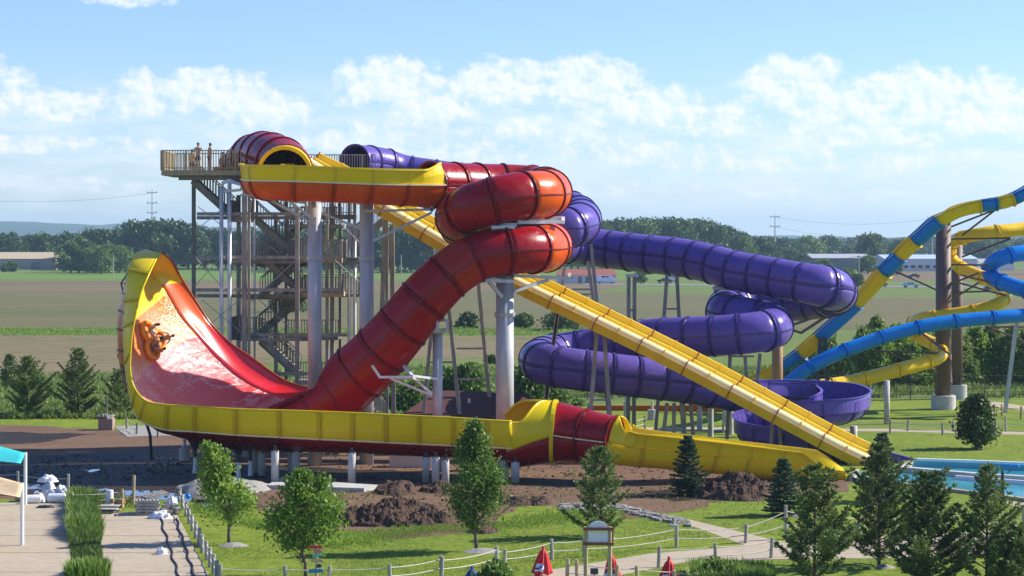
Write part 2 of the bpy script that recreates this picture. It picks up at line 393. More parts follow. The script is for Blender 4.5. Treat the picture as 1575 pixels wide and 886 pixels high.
# farm land
sheet('field', [(-900, 1250.), (1150, 1250.), (1020, 768.), (-900, 768.)], GREENF, .03)
sheet('field', [(-900, 738.), (985, 738.), (900, 560.), (1700, 520.), (2600, 420.), (2600, 345.), (-900, 352.)], BROWNF, .03)
sheet('field', [(-900, 590.), (900, 590.), (1150, 545.), (1700, 505.), (2600, 410.), (2600, 350.), (-900, 354.)], OLIVEF, .045, 3.0)
sheet('field', [(1330, 1000.), (2600, 1000.), (2600, 760.), (1300, 745.)], BROWNF, .03)
sheet('field', [(-900, 328.), (1180, 322.), (1130, 268.), (480, 262.), (200, 226.), (-900, 226.)], STUB, .02, 2.5)
sheet('road', [(900, 700.), (3000, 560.), (3000, 545.), (900, 682.)], ASPH, .05)
sheet('road', [(-900, 985.), (950, 1010.), (950, 1000.), (-900, 975.)], ASPH, .05)
# building site
sheet('dirt', [(-260, 652), (60, 655), (215, 665), (420, 655), (700, 660), (900, 690), (1100, 716), (1310, 742), (1290, 757), (1150, 764), (1060, 785), (960, 800), (900, 782), (790, 776), (755, 815), (600, 832), (500, 806), (330, 770), (270, 768), (-260, 768)], DIRT, .010, 1.0)
sheet('mud', [(-260, 700), (60, 702), (250, 690), (330, 705), (380, 742), (360, 760), (-260, 764)], MUD, .016, .9)
sheet('mud', [(-260, 668), (0, 664), (140, 668), (60, 682), (-260, 690)], MUD, .016, .7)
sheet('mud', [(330, 712), (560, 722), (860, 738), (1000, 742), (940, 748), (640, 742), (520, 738), (330, 735)], MUD, .016, .7)
sheet('mud', [(960, 760), (1040, 752), (1105, 748), (1120, 762), (1040, 772)], MUD, .016, .6)
for q in ([(190, 755), (250, 756), (330, 766), (320, 775), (240, 768), (195, 762)], [(85, 757), (130, 756), (165, 751), (150, 760), (90, 762)], [(300, 770), (380, 768), (400, 780), (310, 782)], [(120, 723), (150, 722), (140, 727)], [(20, 748), (60, 746), (70, 752), (25, 754)]):
    sheet('puddle', q, PUD, .022, .4)
sheet('gravel_pad', [(175, 655), (245, 655), (270, 670), (195, 672)], GRAV, .022, .3)
sheet('path', [(1030, 797), (1050, 797), (1240, 843), (1170, 848)], SLAB, .014)
sheet('path', [(780, 905), (830, 880), (1000, 852), (1200, 836), (1420, 822), (1640, 812), (1640, 850), (1420, 858), (1180, 861), (1050, 866), (930, 890), (920, 905)], SLAB, .018)
sheet('path', [(1130, 663), (1360, 664), (1700, 672), (1700, 668), (1360, 660), (1130, 660)], SLAB, .018)
sheet('path', [(850, 662), (1130, 663), (1130, 658), (850, 657)], SLAB, .018)
sheet('path', [(1500, 622), (1640, 640), (1640, 634), (1530, 618)], SLAB, .018)
sheet('lawn', [(1060, 905), (1120, 870), (1300, 861), (1660, 853), (1700, 905)], LAWN, .024, .3)
def slab(name, pts, z0, z1, m=SLAB):
    pl = [G(*p) for p in pts]; mb = MB(); mb.prism([(p.x, p.y) for p in pl][::-1], z0, z1); return struct(name, mb, m)
slab('concrete_slab', [(-400, 776), (104, 776), (111, 905), (-400, 1000)], -.1, .10)
slab('concrete_slab', [(147, 793), (268, 786), (330, 905), (160, 905)], -.1, .10)
jm = MB()
for i, (x0, x1) in enumerate(((-380, 105), (148, 300))):
    for y in (800, 824, 850, 880):
        a, b = G(x0, y, .103), G(x1 if i == 0 else 270 + (y - 786) * .5, y, .103); jm.beam(a, b, .035, .006)
struct('slab_joints', jm, MUD)
hm = MB()
for k in range(2):
    pts = []
    for i in range(26):
        y = 797 + i * 4.1; pts.append(G(247 + k * 24 + (y - 797) * .32 + 2.0 * math.sin(i * 1.15), y, .13))
    hm.tube(pts, .035, 5)
tag(obj('hose', hm, BLACK, smooth=True), 'two thin black hoses snaking side by side over the right concrete slab', 'hose')
slab('concrete_slab', [(430, 742), (585, 752), (560, 757), (410, 752)], 0, .22, CONC)
# pale gravel heap and dug soil heaps
def heap(name, cx, cy, rx, ry, h, m, label, cat, rough=.35, n=90, seed=0):
    c = G(cx, cy); sx = rx * c.y / F; rows = []
    for i in range(n // 2 + 1):
        row = []
        for j in range(n + 1):
            u = -1 + 2 * j / n; v = -1 + 2 * i / (n // 2); r = math.sqrt(u * u + v * v)
            p = Vector((u * sx, v * ry, 0)); k = noise.noise(Vector((p.x * .35 + seed, p.y * .35, 1)))
            e = max(0, 1 - r ** 2 * (1 + .5 * k)); z = h * (e ** .8) * (.75 + .5 * k)
            z += rough * min(1, e * 3) * (.8 * noise.noise(Vector((p.x * 1.1 + seed, p.y * 1.1, 3))) + .45 * noise.noise(Vector((p.x * 2.8, p.y * 2.8 + seed, 5))) + .35 * abs(noise.noise(Vector((p.x * 6, p.y * 6, seed)))))
            row.append(c + p + Vector((0, 0, z - .06)))
        rows.append(row)
    mb = MB(); mb.grid(rows); return tag(obj(name, mb, m, loc=c), label, cat)
heap('gravel_heap', 345, 752, 75, 3.2, .95, GRAV, 'pale grey gravel heap beneath the tall left wave of the slide', 'gravel heap', .1)
heap('soil_heap', 590, 802, 120, 2.4, 1.0, CLOD, 'long heap of cloddy brown soil left of the tall oval tree', 'soil heap', .6, 150, 3)
heap('soil_heap', 620, 786, 55, 1.5, .9, CLOD, 'dark soil mound just behind the long cloddy soil heap', 'soil heap', .4, 100, 9)
heap('soil_heap', 610, 757, 38, 2.0, .75, CLOD, 'low grey-brown soil mound at the end of the pale concrete slab', 'soil heap', .3, 80, 5)
heap('soil_heap', 675, 754, 30, 1.8, .5, CLOD, 'low soil mound beside the three piers behind the oval tree', 'soil heap', .4, 80, 15)
heap('soil_heap', 800, 775, 55, 1.2, .5, CLOD, 'low dark bank of soil to the right of the oval tree', 'soil heap', .35, 90, 25)
heap('soil_heap', 1130, 762, 68, 3.0, 1.25, CLOD, 'black soil heap under the yellow run-out chute beside the small blue spruce', 'soil heap', .55, 120, 31)
heap('soil_heap', 745, 818, 22, 1.0, .6, CLOD, 'small soil clump at the foot of the oval tree', 'soil heap', .3, 60, 41)
rb = MB(); rr = random.Random(5)
for i in range(260):
    px = rr.uniform(960, 1060) if i % 2 else rr.uniform(860, 960); 
    py = 783 + (px - 960) * .22 + rr.uniform(-5, 5) if i % 2 else rr.uniform(776, 786)
    c = G(px, py, .05); s_ = rr.uniform(.06, .26); rb.box(c, s_ * 1.5, s_, s_ * .7, rr.uniform(0, 3))
tag(obj('rubble', rb, GRAV), 'scattered grey broken stones along the edge of the dug ground', 'rubble', kind='stuff')
cl = MB()
for i in range(2600):
    px = rr.uniform(-20, 1290); py = rr.uniform(700, 765) if px < 300 or px > 800 else rr.uniform(700, 810)
    c = G(px, py, .03); s_ = rr.uniform(.02, .09) * (1 + (rr.random() < .06)); cl.box(c, s_ * 1.6, s_, s_ * .8, rr.uniform(0, 3))
tag(obj('soil_clods', cl, CLOD), 'small clods of earth scattered over the dug ground', 'soil clods', kind='stuff')

# far hills
def hill(name, d, prof, depth, m, amp=3, sd=0):
    rows = []
    xs = [-900 + i * 8 for i in range(430)]
    def top(x):
        for (a, ya), (b, yb) in zip(prof, prof[1:]):
            if a <= x <= b: return ya + (yb - ya) * (x - a) / (b - a)
        return prof[-1][1]
    for k in range(9):
        f = k / 8; row = []
        for x in xs:
            y = top(x); z = H - (y - HY) / F * d; z *= math.sin(min(1, f * 1.02) * math.pi / 2) ** .8
            z += amp * f * (noise.noise(Vector((x * .018 + sd, f * 3, 0))) * 1.6 + noise.noise(Vector((x * .09 + sd, f * 6, 0))) + .7 * noise.noise(Vector((x * .35, f * 9, sd))))
            row.append(Vector(((x - CX) / F * d, d - depth * (1 - f), z - .5 * (f == 0))))
        rows.append(row)
    mb = MB(); mb.grid(rows); return struct(name, mb, m, smooth=False)
HILLM = ground_mat('wooded_hill', ((.020, .042, .016), (.05, .085, .03), (.015, .035, .014), (.07, .11, .04)), .004, .02, .0)
hill('hills', 6500, [(-900, 342), (0, 341), (60, 342), (120, 346), (220, 347), (330, 350), (560, 353), (700, 357), (1000, 361), (1180, 364), (1330, 366), (1450, 363), (1575, 364), (2600, 358)], 1200, HILLM, 4, 1)
hill('hills', 4200, [(-900, 372), (600, 372), (1100, 370), (1250, 366), (1400, 368), (1500, 364), (1650, 362), (2600, 360)], 900, HILLM, 4, 5)
hill('hills', 2700, [(-900, 384), (600, 384), (1000, 380), (1200, 379), (1350, 378), (1420, 373), (1500, 374), (1600, 371), (2600, 368)], 500, HILLM, 2.5, 9)

# ================================================================ plants
def leaves(mb, centre, n, spread, size, rng, tone=.5, flat=1.0, el=1.5):
    for _ in range(n):
        c = Vector(centre) + Vector((rng.gauss(0, spread), rng.gauss(0, spread), rng.gauss(0, spread * flat)))
        s = size * rng.uniform(.6, 1.3)
        a = Vector((rng.gauss(0, 1), rng.gauss(0, 1), rng.gauss(0, 1))).normalized(); b = a.orthogonal().normalized()
        b = (Matrix.Rotation(rng.uniform(0, 6.28), 3, a) @ b)
        n0 = len(mb.v); k = b * s * .5 * el; a = a.cross(b) * s * .5
        mb.v += [c - k, c + a, c + k, c - a]; mb.f.append((n0, n0 + 1, n0 + 2, n0 + 3))
        t = min(1, max(0, tone + rng.gauss(0, .16))); mb.tone += [t] * 4
def decid(name, label, cat, base, h, crown, lm, seed, n_twig=70, per=70, size=.16, trunk_r=.09, lean=0.0, group=None, skirt=False):
    """crown: list of (height fraction, half width in m, x offset in m)"""
    rng = random.Random(seed); root = thing(name, label, cat, base, group)
    tb = MB(); base = Vector(base)
    def prof(f):
        for (a, wa, xa), (b, wb, xb) in zip(crown, crown[1:]):
            if a <= f <= b:
                k = (f - a) / (b - a); return wa + (wb - wa) * k, xa + (xb - xa) * k
        return crown[-1][1], crown[-1][2]
    f0 = crown[0][0]
    ax = [base + Vector((prof(max(f, f0))[1] * min(1, f / max(.01, f0)) * .8 if f > f0 * .5 else 0, 0, h * f)) for f in (0, .12, .25, .4, .55, .7, .85, .97)]
    tb.tube(ax, [trunk_r * 1.25, trunk_r, trunk_r * .9, trunk_r * .75, trunk_r * .55, trunk_r * .4, trunk_r * .22, .012], 8)
    cb = MB(); cb.tone = []
    for i in range(n_twig):
        f = f0 + (1 - f0) * rng.random() ** .9; w, xo = prof(f); a = rng.uniform(0, 6.283); rr_ = w * math.sqrt(rng.uniform(.15, 1)) * rng.uniform(.75, 1.2)
        p = base + Vector((xo + math.cos(a) * rr_, math.sin(a) * rr_ * .95, h * f))
        q = base + Vector((xo * .6, 0, h * max(.1, f - .10 - .12 * rr_ / max(w, .1))))
        tb.tube([q, q.lerp(p, .5) + Vector((0, 0, -.05)), p], [trunk_r * .32, trunk_r * .18, .008], 4, False)
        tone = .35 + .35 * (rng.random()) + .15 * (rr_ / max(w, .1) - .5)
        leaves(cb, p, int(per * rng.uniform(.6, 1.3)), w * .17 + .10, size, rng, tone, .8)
    obj('trunk', tb, BARK, root, smooth=True); obj('crown', cb, lm, root); return root
def conifer(name, label, base, h, w, lm, seed, kind='pine', group=None, bare=.05, dens=1.0):
    """tiers of boughs; a pine's sweep up and leave gaps, a spruce's hang in flat layers"""
    rng = random.Random(seed); base = Vector(base); root = thing(name, label, 'conifer', base, group)
    tb = MB(); cb = MB(); cb.tone = []; pine = kind == 'pine'
    tb.tube([base, base + Vector((0, 0, h * .5)), base + Vector((.02, 0, h * .99))], [.017 * h, .010 * h, .006], 8)
    nt_ = 13 if pine else 15; tiers = [(bare + (.97 - bare) * (k / nt_) ** .92) for k in range(nt_)] + [.985]
    def needle(c, dr, sz, wf, tone):
        wv = dr.cross(Vector((rng.gauss(0, 1), rng.gauss(0, 1), rng.gauss(0, 1)))).normalized() * sz * wf
        n0 = len(cb.v); cb.v += [c, c + dr * sz * .5 + wv, c + dr * sz, c + dr * sz * .5 - wv]; cb.f.append((n0, n0 + 1, n0 + 2, n0 + 3)); cb.tone += [min(1, max(0, tone))] * 4
    asym = rng.uniform(0, 6.28)
    for f0 in tiers:
        nb = rng.randint(5, 7) if pine else rng.randint(7, 9); a0 = rng.uniform(0, 6.28); lv = rng.uniform(.65, 1.2) if pine else rng.uniform(.88, 1.08)
        for j in range(nb):
            a = a0 + 6.283 * j / nb + rng.gauss(0, .22); f = min(.985, f0 + rng.gauss(0, .012))
            L = (w * (1 - f) ** (.68 if pine else .85) * (1 if f > .15 else .7 + 2 * f) * lv * rng.uniform(.6, 1.25) * (1 + (.15 * math.cos(a - asym) if pine else 0)) + .10)
            d = Vector((math.cos(a), math.sin(a), 0)); side = Vector((-d.y, d.x, 0)); p0 = base + Vector((0, 0, h * f))
            up = (.30 + .5 * f) if pine else (-.10 + .55 * f * f); crv = .28 if pine else .12; tone0 = .22 + .45 * rng.random()
            at = lambda t: p0 + d * L * t + Vector((0, 0, L * (up * t + crv * t * t)))
            tb.tube([at(0), at(.5), at(1)], [.007 * h * (1 - f) + .006, .008, .004], 3, False)
            m_ = max(3, int(L / .15))
            for q in range(m_):
                t0 = (q + 1) / m_
                if pine and t0 < .3: continue
                for sg in (-1, 0, 1):
                    tl = (L * .42 * (1 - t0 * .75) + .06) * rng.uniform(.6, 1.2) if sg else .12   # side twig
                    td = (d * .75 + side * sg * .85 + Vector((0, 0, (.45 if pine else .02) + rng.gauss(0, .12)))).normalized(); c0 = at(t0)
                    k_ = max(2, int(tl / .07))
                    for e in range(k_):
                        c = c0 + td * tl * e / k_
                        for _ in range(max(1, int(round((4.2 if pine else 4.0) * dens)))):
                            dr = (td * .8 + Vector((rng.gauss(0, .6), rng.gauss(0, .6), rng.gauss(.12 if pine else 0, .5 if pine else .25)))).normalized()
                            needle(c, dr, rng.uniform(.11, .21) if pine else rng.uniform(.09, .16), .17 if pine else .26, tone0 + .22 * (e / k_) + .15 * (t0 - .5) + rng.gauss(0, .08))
    obj('trunk', tb, BARK, root, smooth=True); obj('crown', cb, lm, root); return root
def hgt(py_top, base): return (base.y * 0 + (H - base.z)) and ((HY - py_top) / F * base.y + H - base.z)
# --- near deciduous trees
b = G(352, 838); h = hgt(683, b)
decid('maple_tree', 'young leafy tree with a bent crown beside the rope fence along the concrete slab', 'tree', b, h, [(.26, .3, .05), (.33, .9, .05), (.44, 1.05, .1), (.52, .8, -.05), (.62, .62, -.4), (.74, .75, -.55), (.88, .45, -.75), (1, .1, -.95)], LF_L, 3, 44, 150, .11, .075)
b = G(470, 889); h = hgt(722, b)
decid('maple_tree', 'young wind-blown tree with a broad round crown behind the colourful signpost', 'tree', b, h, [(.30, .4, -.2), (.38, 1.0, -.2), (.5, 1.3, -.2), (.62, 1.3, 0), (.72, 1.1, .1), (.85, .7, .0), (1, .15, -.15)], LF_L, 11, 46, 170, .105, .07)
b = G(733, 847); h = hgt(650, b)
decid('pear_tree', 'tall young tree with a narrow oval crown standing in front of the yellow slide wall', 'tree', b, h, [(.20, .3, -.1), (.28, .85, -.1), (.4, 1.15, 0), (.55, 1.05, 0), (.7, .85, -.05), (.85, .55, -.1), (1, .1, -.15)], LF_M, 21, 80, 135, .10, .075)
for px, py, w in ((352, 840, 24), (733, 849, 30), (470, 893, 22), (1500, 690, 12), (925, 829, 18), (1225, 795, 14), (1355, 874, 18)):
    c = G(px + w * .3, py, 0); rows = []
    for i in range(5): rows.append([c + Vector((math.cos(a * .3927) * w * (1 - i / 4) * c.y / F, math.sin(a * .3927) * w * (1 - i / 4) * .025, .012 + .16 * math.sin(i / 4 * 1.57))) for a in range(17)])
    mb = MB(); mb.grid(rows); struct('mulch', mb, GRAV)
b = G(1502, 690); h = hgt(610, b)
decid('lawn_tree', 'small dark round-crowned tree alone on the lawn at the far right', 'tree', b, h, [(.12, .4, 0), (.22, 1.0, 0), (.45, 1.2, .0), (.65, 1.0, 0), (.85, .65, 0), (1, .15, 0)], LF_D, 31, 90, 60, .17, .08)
# --- conifers: px, base y, top y, half width px
cn = [
 (925, 826, 693, 46, 'pine', 'thin pine with a bare stem showing, behind the arched notice board', .9),
 (1058, 762, 672, 29, 'spruce', 'small blue-green spruce beside the yellow run-out chute', 1),
 (1205, 793, 708, 30, 'spruce', 'dense dark spruce below the end of the yellow run-out chute', 1),
 (1357, 772, 668, 36, 'spruce', 'blue-topped spruce rising behind the pines where the golden slide meets the pool', 1),
 (1253, 898, 722, 52, 'pine', 'dark pine leftmost in the row of big pines in front of the pool', 1.1),
 (1352, 872, 690, 52, 'pine', 'tall pine with a visible stem directly in front of the blue-topped spruce', 1.0),
 (1428, 903, 735, 58, 'pine', 'broad green-brown pine between two taller pines in front of the pool', 1.2),
 (1518, 902, 722, 46, 'pine', 'dark pine in front of the pool near the right edge', 1.0),
 (1572, 905, 815, 34, 'pine', 'short pine cut off by the right edge of the picture', 1.0),
 (42, 641, 552, 38, 'pine', 'broad dark pine leftmost in the row behind the muddy ground', 1.3),
 (120, 641, 540, 36, 'pine', 'open-branched pine in the middle of the row behind the muddy ground', .9),
 (186, 640, 572, 26, 'pine', 'small pine just left of the tall yellow wave wall', 1.0),
 (14, 600, 548, 14, 'pine', 'small dark pine at the left edge behind the broad dark pine', 1.0)]
for i, (px, by, ty, hw, kd, lb, dn) in enumerate(cn):
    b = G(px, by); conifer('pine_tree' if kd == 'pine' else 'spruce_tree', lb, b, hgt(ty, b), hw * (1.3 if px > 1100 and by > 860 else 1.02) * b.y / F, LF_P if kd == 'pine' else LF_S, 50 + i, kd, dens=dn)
# --- far trees: shared shapes
def far_proto(seed, wide, lm, n=46, size=.85):
    rng = random.Random(seed); mb = MB(); mb.tone = []; tb = MB()
    tb.tube([(0, 0, 0), (.1, 0, 2.2), (0, .1, 5)], [.35, .28, .15], 6)
    for i in range(7):
        a = i * .9; tb.tube([(0, 0, 2.4), (math.cos(a) * wide * .6, math.sin(a) * wide * .6, 6)], [.16, .05], 4, False)
    for i in range(n):
        a = rng.uniform(0, 6.28); e = rng.uniform(-.85, 1.4); rr_ = rng.uniform(.75, 1.05)
        p = Vector((math.cos(a) * math.cos(e) * wide * rr_, math.sin(a) * math.cos(e) * wide * rr_, 5.0 + math.sin(e) * 4.8 * rr_))
        t = rng.uniform(.2, .8); leaves(mb, p, 42, .75, size * .75, rng, t, .7, 1.2)
        if i % 2: leaves(mb, p * .6 + Vector((0, 0, 2)), 16, 1.0, size, rng, .3, .8, 1.2)
    return mb, tb
protos = []
for sd_, wd_, lm_ in ((1, 4.6, LF_D), (2, 3.9, LF_D), (3, 5.0, LF_M), (4, 4.2, LF_D)): protos.append((far_proto(sd_, wd_, lm_), lm_))
firsts = {}
def far_tree(k, px, d, h, label, group, wsc=1.0, z=0.0, cat='tree'):
    sc = h / 10.0; loc = GD(px, d, z)
    if k not in firsts:
        (mb, tb), lm_ = protos[k]; r = thing('oak_tree', label, cat, Vector((0, 0, 0)), group)
        obj('crown', mb, lm_, r); obj('trunk', tb, BARK, r, smooth=True); firsts[k] = r
        r.location = loc; r.scale = (sc * wsc, sc * wsc, sc)
        return r
    r = dup(firsts[k], loc, rng_f.uniform(0, 6.28), (sc * wsc, sc * wsc, sc), label, group); return r
rng_f = random.Random(99)
ORD = 'first second third fourth fifth sixth seventh eighth ninth tenth eleventh twelfth thirteenth fourteenth fifteenth sixteenth seventeenth eighteenth nineteenth twentieth'.split()
TENS = {2: 'twenty', 3: 'thirty', 4: 'forty', 5: 'fifty', 6: 'sixty', 7: 'seventy', 8: 'eighty', 9: 'ninety'}
def ordn(k):
    if k <= 20: return ORD[k - 1]
    a, b_ = divmod(k, 10)
    return TENS[a] + '-' + ORD[b_ - 1] if b_ else TENS[a][:-1] + 'ieth'
def relabel(objs, fmt):
    objs = sorted(objs, key=lambda o: o.location.x / o.location.y)
    for k, o in enumerate(objs): o['label'] = fmt.format(ordn(k + 1))
LST = []
for i in range(34):
    px = -60 + i * 14.5 + rng_f.uniform(-5, 5); top = 356 + 6 * math.sin(px * .021) + rng_f.uniform(-4, 5)
    if 190 < px < 380: top -= 6
    if px < 60: top += 4
    if px < 95: d = rng_f.uniform(1040, 1120)
    else: d = rng_f.uniform(960, 1060)
    o_ = far_tree(rng_f.choice((0, 1, 3, 0)), px, d, H + (HY - top) / F * d, 'dark broad tree in the far row beyond the green field on the left', 'trees in the far row left of the stair tower', rng_f.uniform(.75, 1.0)); LST.append(o_)
relabel(LST, 'dark broad tree, {} from the left in the far row beyond the green field'); LST = []
for i in range(8):
    px = 105 + i * 13 + rng_f.uniform(-4, 4); d = rng_f.uniform(880, 930)
    o_ = far_tree(2, px, d, rng_f.uniform(9, 14), 'paler low tree standing in front of the far row beside the grey house', 'pale trees near the far houses', .95); LST.append(o_)
relabel(LST, 'paler low tree beside the grey house, {} from the left of its row'); LST = []
for i in range(26):
    px = 395 + i * 12 + rng_f.uniform(-4, 4); top = 356 + rng_f.uniform(-8, 8); d = rng_f.uniform(900, 1050)
    o_ = far_tree(rng_f.choice((0, 1, 2, 3)), px, d, H + (HY - top) / F * d, 'dark tree in the far row seen behind the stair tower and red tubes', 'trees in the far row behind the stair tower', rng_f.uniform(.7, 1)); LST.append(o_)
relabel(LST, 'dark tree behind the stair tower, {} from the left in that far row'); LST = []
for i in range(56):
    px = 880 + i * 6.9 + rng_f.uniform(-3, 3)
    top = 341 + max(0, px - 1075) * .30 + rng_f.uniform(-3, 4) + (max(0, 930 - px) * .15); d = rng_f.uniform(1000, 1200)
    top = min(top, 402)
    o_ = far_tree(rng_f.choice((0, 1, 3, 2, 3)), px, d, H + (HY - top) / F * d + 0, 'tree in the rounded wood that rises behind the long purple tube', 'trees of the wood behind the purple tube', rng_f.uniform(.7, .95)); LST.append(o_)
relabel(LST, 'tree of the rounded wood behind the long purple tube, {} from the left'); LST = []
far_tree(3, 1341, 1050, 15.5, 'large pale tree standing alone behind the grey sheds', 'lone tree', 1.0)
for px, d, h, lb in ((1335, 880, 7, 'low tree at the corner of the dark grey shed'), (1268, 870, 6, 'bushy tree in front of the dark grey shed by the road'), (1300, 700, 4.5, 'bush by the road left of the cars'), (1318, 640, 4, 'bush beside the road between purple tube and blue flume'), (1305, 660, 5, 'round bush just right of the purple tube end'), (985, 690, 4, 'bush between the purple tube supports beside the road'), (1378, 860, 5, 'small tree in front of the long white warehouse')):
    far_tree(rng_f.choice((0, 2)), px, d, h, lb, None, 1.1)
for i in range(90):
    far = i % 3; d = (1350, 1750, 2300)[far] * rng_f.uniform(.93, 1.07); px = rng_f.uniform(1150, 1640)
    o_ = far_tree(rng_f.choice((0, 1, 2, 3)), px, d, rng_f.uniform(9, 15), 'distant tree in the wooded plain beyond the grey sheds', 'distant trees of the plain', 1.3); LST.append(o_)
relabel(LST, 'distant tree of the plain beyond the sheds, {} from the left'); LST = []
# field bushes
for px, py, hw, hh, lb in ((720, 505, 18, 22, 'round dark bush in the field between the trestle legs'), (804, 505, 16, 20, 'round dark bush in the field right of the big steel column'), (866, 508, 30, 26, 'wide dark bush in the field under the golden slide'), (757, 560, 6, 12, 'small bush alone in the rough grass behind the columns'), (448, 480, 30, 32, 'green bush in the field seen through the stair tower'), (15, 418, 12, 14, 'dark bush in front of the tan barn')):
    b = G(px, py); m = b.y / F
    decid('field_bush', lb, 'bush', b, hh * m, [(.02, hw * m * .8, 0), (.3, hw * m, 0), (.7, hw * m * .8, 0), (1, hw * m * .25, 0)], LF_D, px, 60, 40, .3 * b.y / 350, .06)
# thicket behind the right-hand slides
TH = [(1218, 600, 560), (1245, 604, 545), (1275, 602, 528), (1300, 606, 540), (1330, 600, 515), (1352, 606, 508), (1378, 604, 500), (1400, 606, 530), (1430, 604, 520), (1500, 600, 505), (1525, 598, 500), (1555, 600, 505), (1575, 600, 510), (1480, 602, 515), (1350, 596, 490), (1410, 592, 492), (1600, 600, 500), (1440, 588, 498), (1500, 590, 512),
      (604, 640, 575), (640, 645, 590), (690, 640, 572), (720, 640, 565), (815, 640, 560), (840, 636, 590), (585, 644, 600), (870, 632, 610), (470, 612, 600)]
names_ = ['far end of the thicket', ]
th0 = None; LA = []; LB = []
for i, (px, by, ty) in enumerate(TH):
    b = G(px, by - 8); h = hgt(ty, b)
    g_ = 'shrubs of the green thicket behind the blue and yellow slides' if i < 19 else 'shrubs of the rough ground behind the red slide'
    lb = 'bushy green shrub in the thicket behind the blue and yellow slides' if i < 19 else 'bushy green shrub on rough ground behind the red slide columns'
    if i % 5 == 0:
        th0 = decid('shrub', lb, 'shrub', b, h, [(.02, 1.3, 0), (.3, 1.5, 0), (.7, 1.1, 0.1), (1, .35, 0)], (LF_W, LF_L, LF_W, LF_L, LF_M, LF_M)[i // 5], 300 + i, 80, 60, .2, .05, group=g_); th_h = h; cur = th0
    else: cur = dup(th0, b, i * 1.3, (1.05, 1.05, h / th_h), lb, g_)
    (LA if i < 19 else LB).append(cur)
relabel(LA, 'leafy shrub of the green thicket behind the blue slides, {} from the left')
relabel(LB, 'bushy shrub on the rough ground behind the red slide, {} from the left')
# rough weeds
def weeds(name, label, n, fn, hmin, hmax, lm, seed):
    rng = random.Random(seed); mb = MB(); mb.tone = []
    for _ in range(n):
        c = fn(rng)
        k = noise.noise(c * .18)
        if k < -.25 and rng.random() < .6: continue
        hh = rng.uniform(hmin, hmax) * (1 + k); t0 = .5 + .5 * k
        for j in range(5):
            a = rng.uniform(0, 6.28); d = Vector((math.cos(a), math.sin(a), 0)); w = d.orthogonal().normalized() * hh * .09
            w = Vector((-d.y, d.x, 0)) * hh * .10; n0 = len(mb.v); tip = c + d * hh * rng.uniform(.1, .5) + Vector((0, 0, hh * rng.uniform(.6, 1)))
            mb.v += [c - w, c + w, tip]; mb.f.append((n0, n0 + 1, n0 + 2)); t = min(1, max(0, t0 + rng.gauss(0, .2))); mb.tone += [t] * 3
    return tag(obj(name, mb, lm), label, 'weeds', kind='stuff')
weeds('rough_grass', 'rough tall grass and weeds behind the left pines', 16000, lambda r: G(r.uniform(-20, 620), r.uniform(575, 645)), .25, .6, LF_W, 1)
weeds('rough_grass', 'rough tall grass and weeds along the chain-link fence', 16000, lambda r: G(r.uniform(580, 1600), r.uniform(565, 612)), .25, .6, LF_W, 2)
weeds('long_grass', 'longer grass along the edge of the lawn beside the dug soil', 9000, lambda r: (lambda px: G(px, (770 + (px - 280) * .30 if px < 480 else 832 - (px - 480) * .12 if px < 700 else 812 - (px - 700) * .12) + r.gauss(4, 5)))(r.uniform(275, 960)), .07, .2, LF_L, 3)
weeds('ornamental_grass', 'thick strip of ornamental grass between the two concrete slabs', 11000, lambda r: (lambda py: G(r.uniform(108, 146 + (py - 770) * .12), py))(r.uniform(770, 905)), .3, .8, LF_M, 4)
weeds('long_grass', 'grass growing behind the slab between the short posts', 1200, lambda r: G(r.uniform(105, 215), r.uniform(768, 782)), .3, .6, LF_W, 6)
weeds('verge_grass', 'grassy strip between the brown field and the stubble', 9000, lambda r: GD(r.uniform(-60, 1200), r.uniform(326, 352)), .2, .5, LF_L, 5)
weeds('flower_bed', 'green planting in the bed by the path at the lower right', 1500, lambda r: G(r.uniform(1060, 1190), r.uniform(876, 905)), .2, .5, LF_M, 8)
def on_lawn(r):
    def ip(x, t):
        for (a, ya), (b_, yb) in zip(t, t[1:]):
            if a <= x <= b_: return ya + (yb - ya) * (x - a) / (b_ - a)
        return 905
    while True:
        x = r.uniform(290, 1600); y = r.uniform(820, 900) if r.random() < .6 else r.uniform(775, 830) if r.random() < .6 else r.uniform(675, 700)
        if ip(x, ((780, 905), (830, 880), (1000, 852), (1200, 836), (1420, 822), (1640, 812))) - 2 < y < ip(x, ((780, 905), (920, 905), (930, 890), (1050, 866), (1180, 861), (1420, 858), (1640, 850))) + 2: continue
        if 1025 < x < 1245 and abs(y - (797 + (x - 1040) * .262)) < 11: continue
        if y < 705 and x < 1330: continue
        if y < 812 and 300 < x < 1300 and y < 790 + (20 if x < 900 else 0): continue
        if x < 290 + (y - 786) * .5: continue
        return G(x, y)
weeds('lawn_tufts', 'short uneven tufts of grass over the mown lawn', 22000, on_lawn, .03, .09, LF_W, 14)
weeds('small_weeds', 'small weeds sprouting over the dug ground', 1300, lambda r: G(r.uniform(430, 1290), r.gauss(760, 16)), .08, .25, LF_W, 12)
for px, py, ty, lb in ((762, 893, 868, 'grey-green bush at the bottom edge beside the blue umbrella'), (1100, 893, 866, 'leafy bush at the bottom edge right of the red umbrellas')):
    b = G(px, py); decid('garden_bush', lb, 'bush', b, hgt(ty, b), [(.02, .5, 0), (.4, .6, 0), (1, .2, 0)], LF_M, px, 40, 40, .12, .03)
# ================================================================ red family slide
red = thing('water_slide', 'huge red, orange and yellow family raft slide with coiled tube and tall curved wave wall', 'water slide', P(660, 740, 135))
def cband(cuts, table):   # colour by index
    return lambda i: table[i % len(table)]
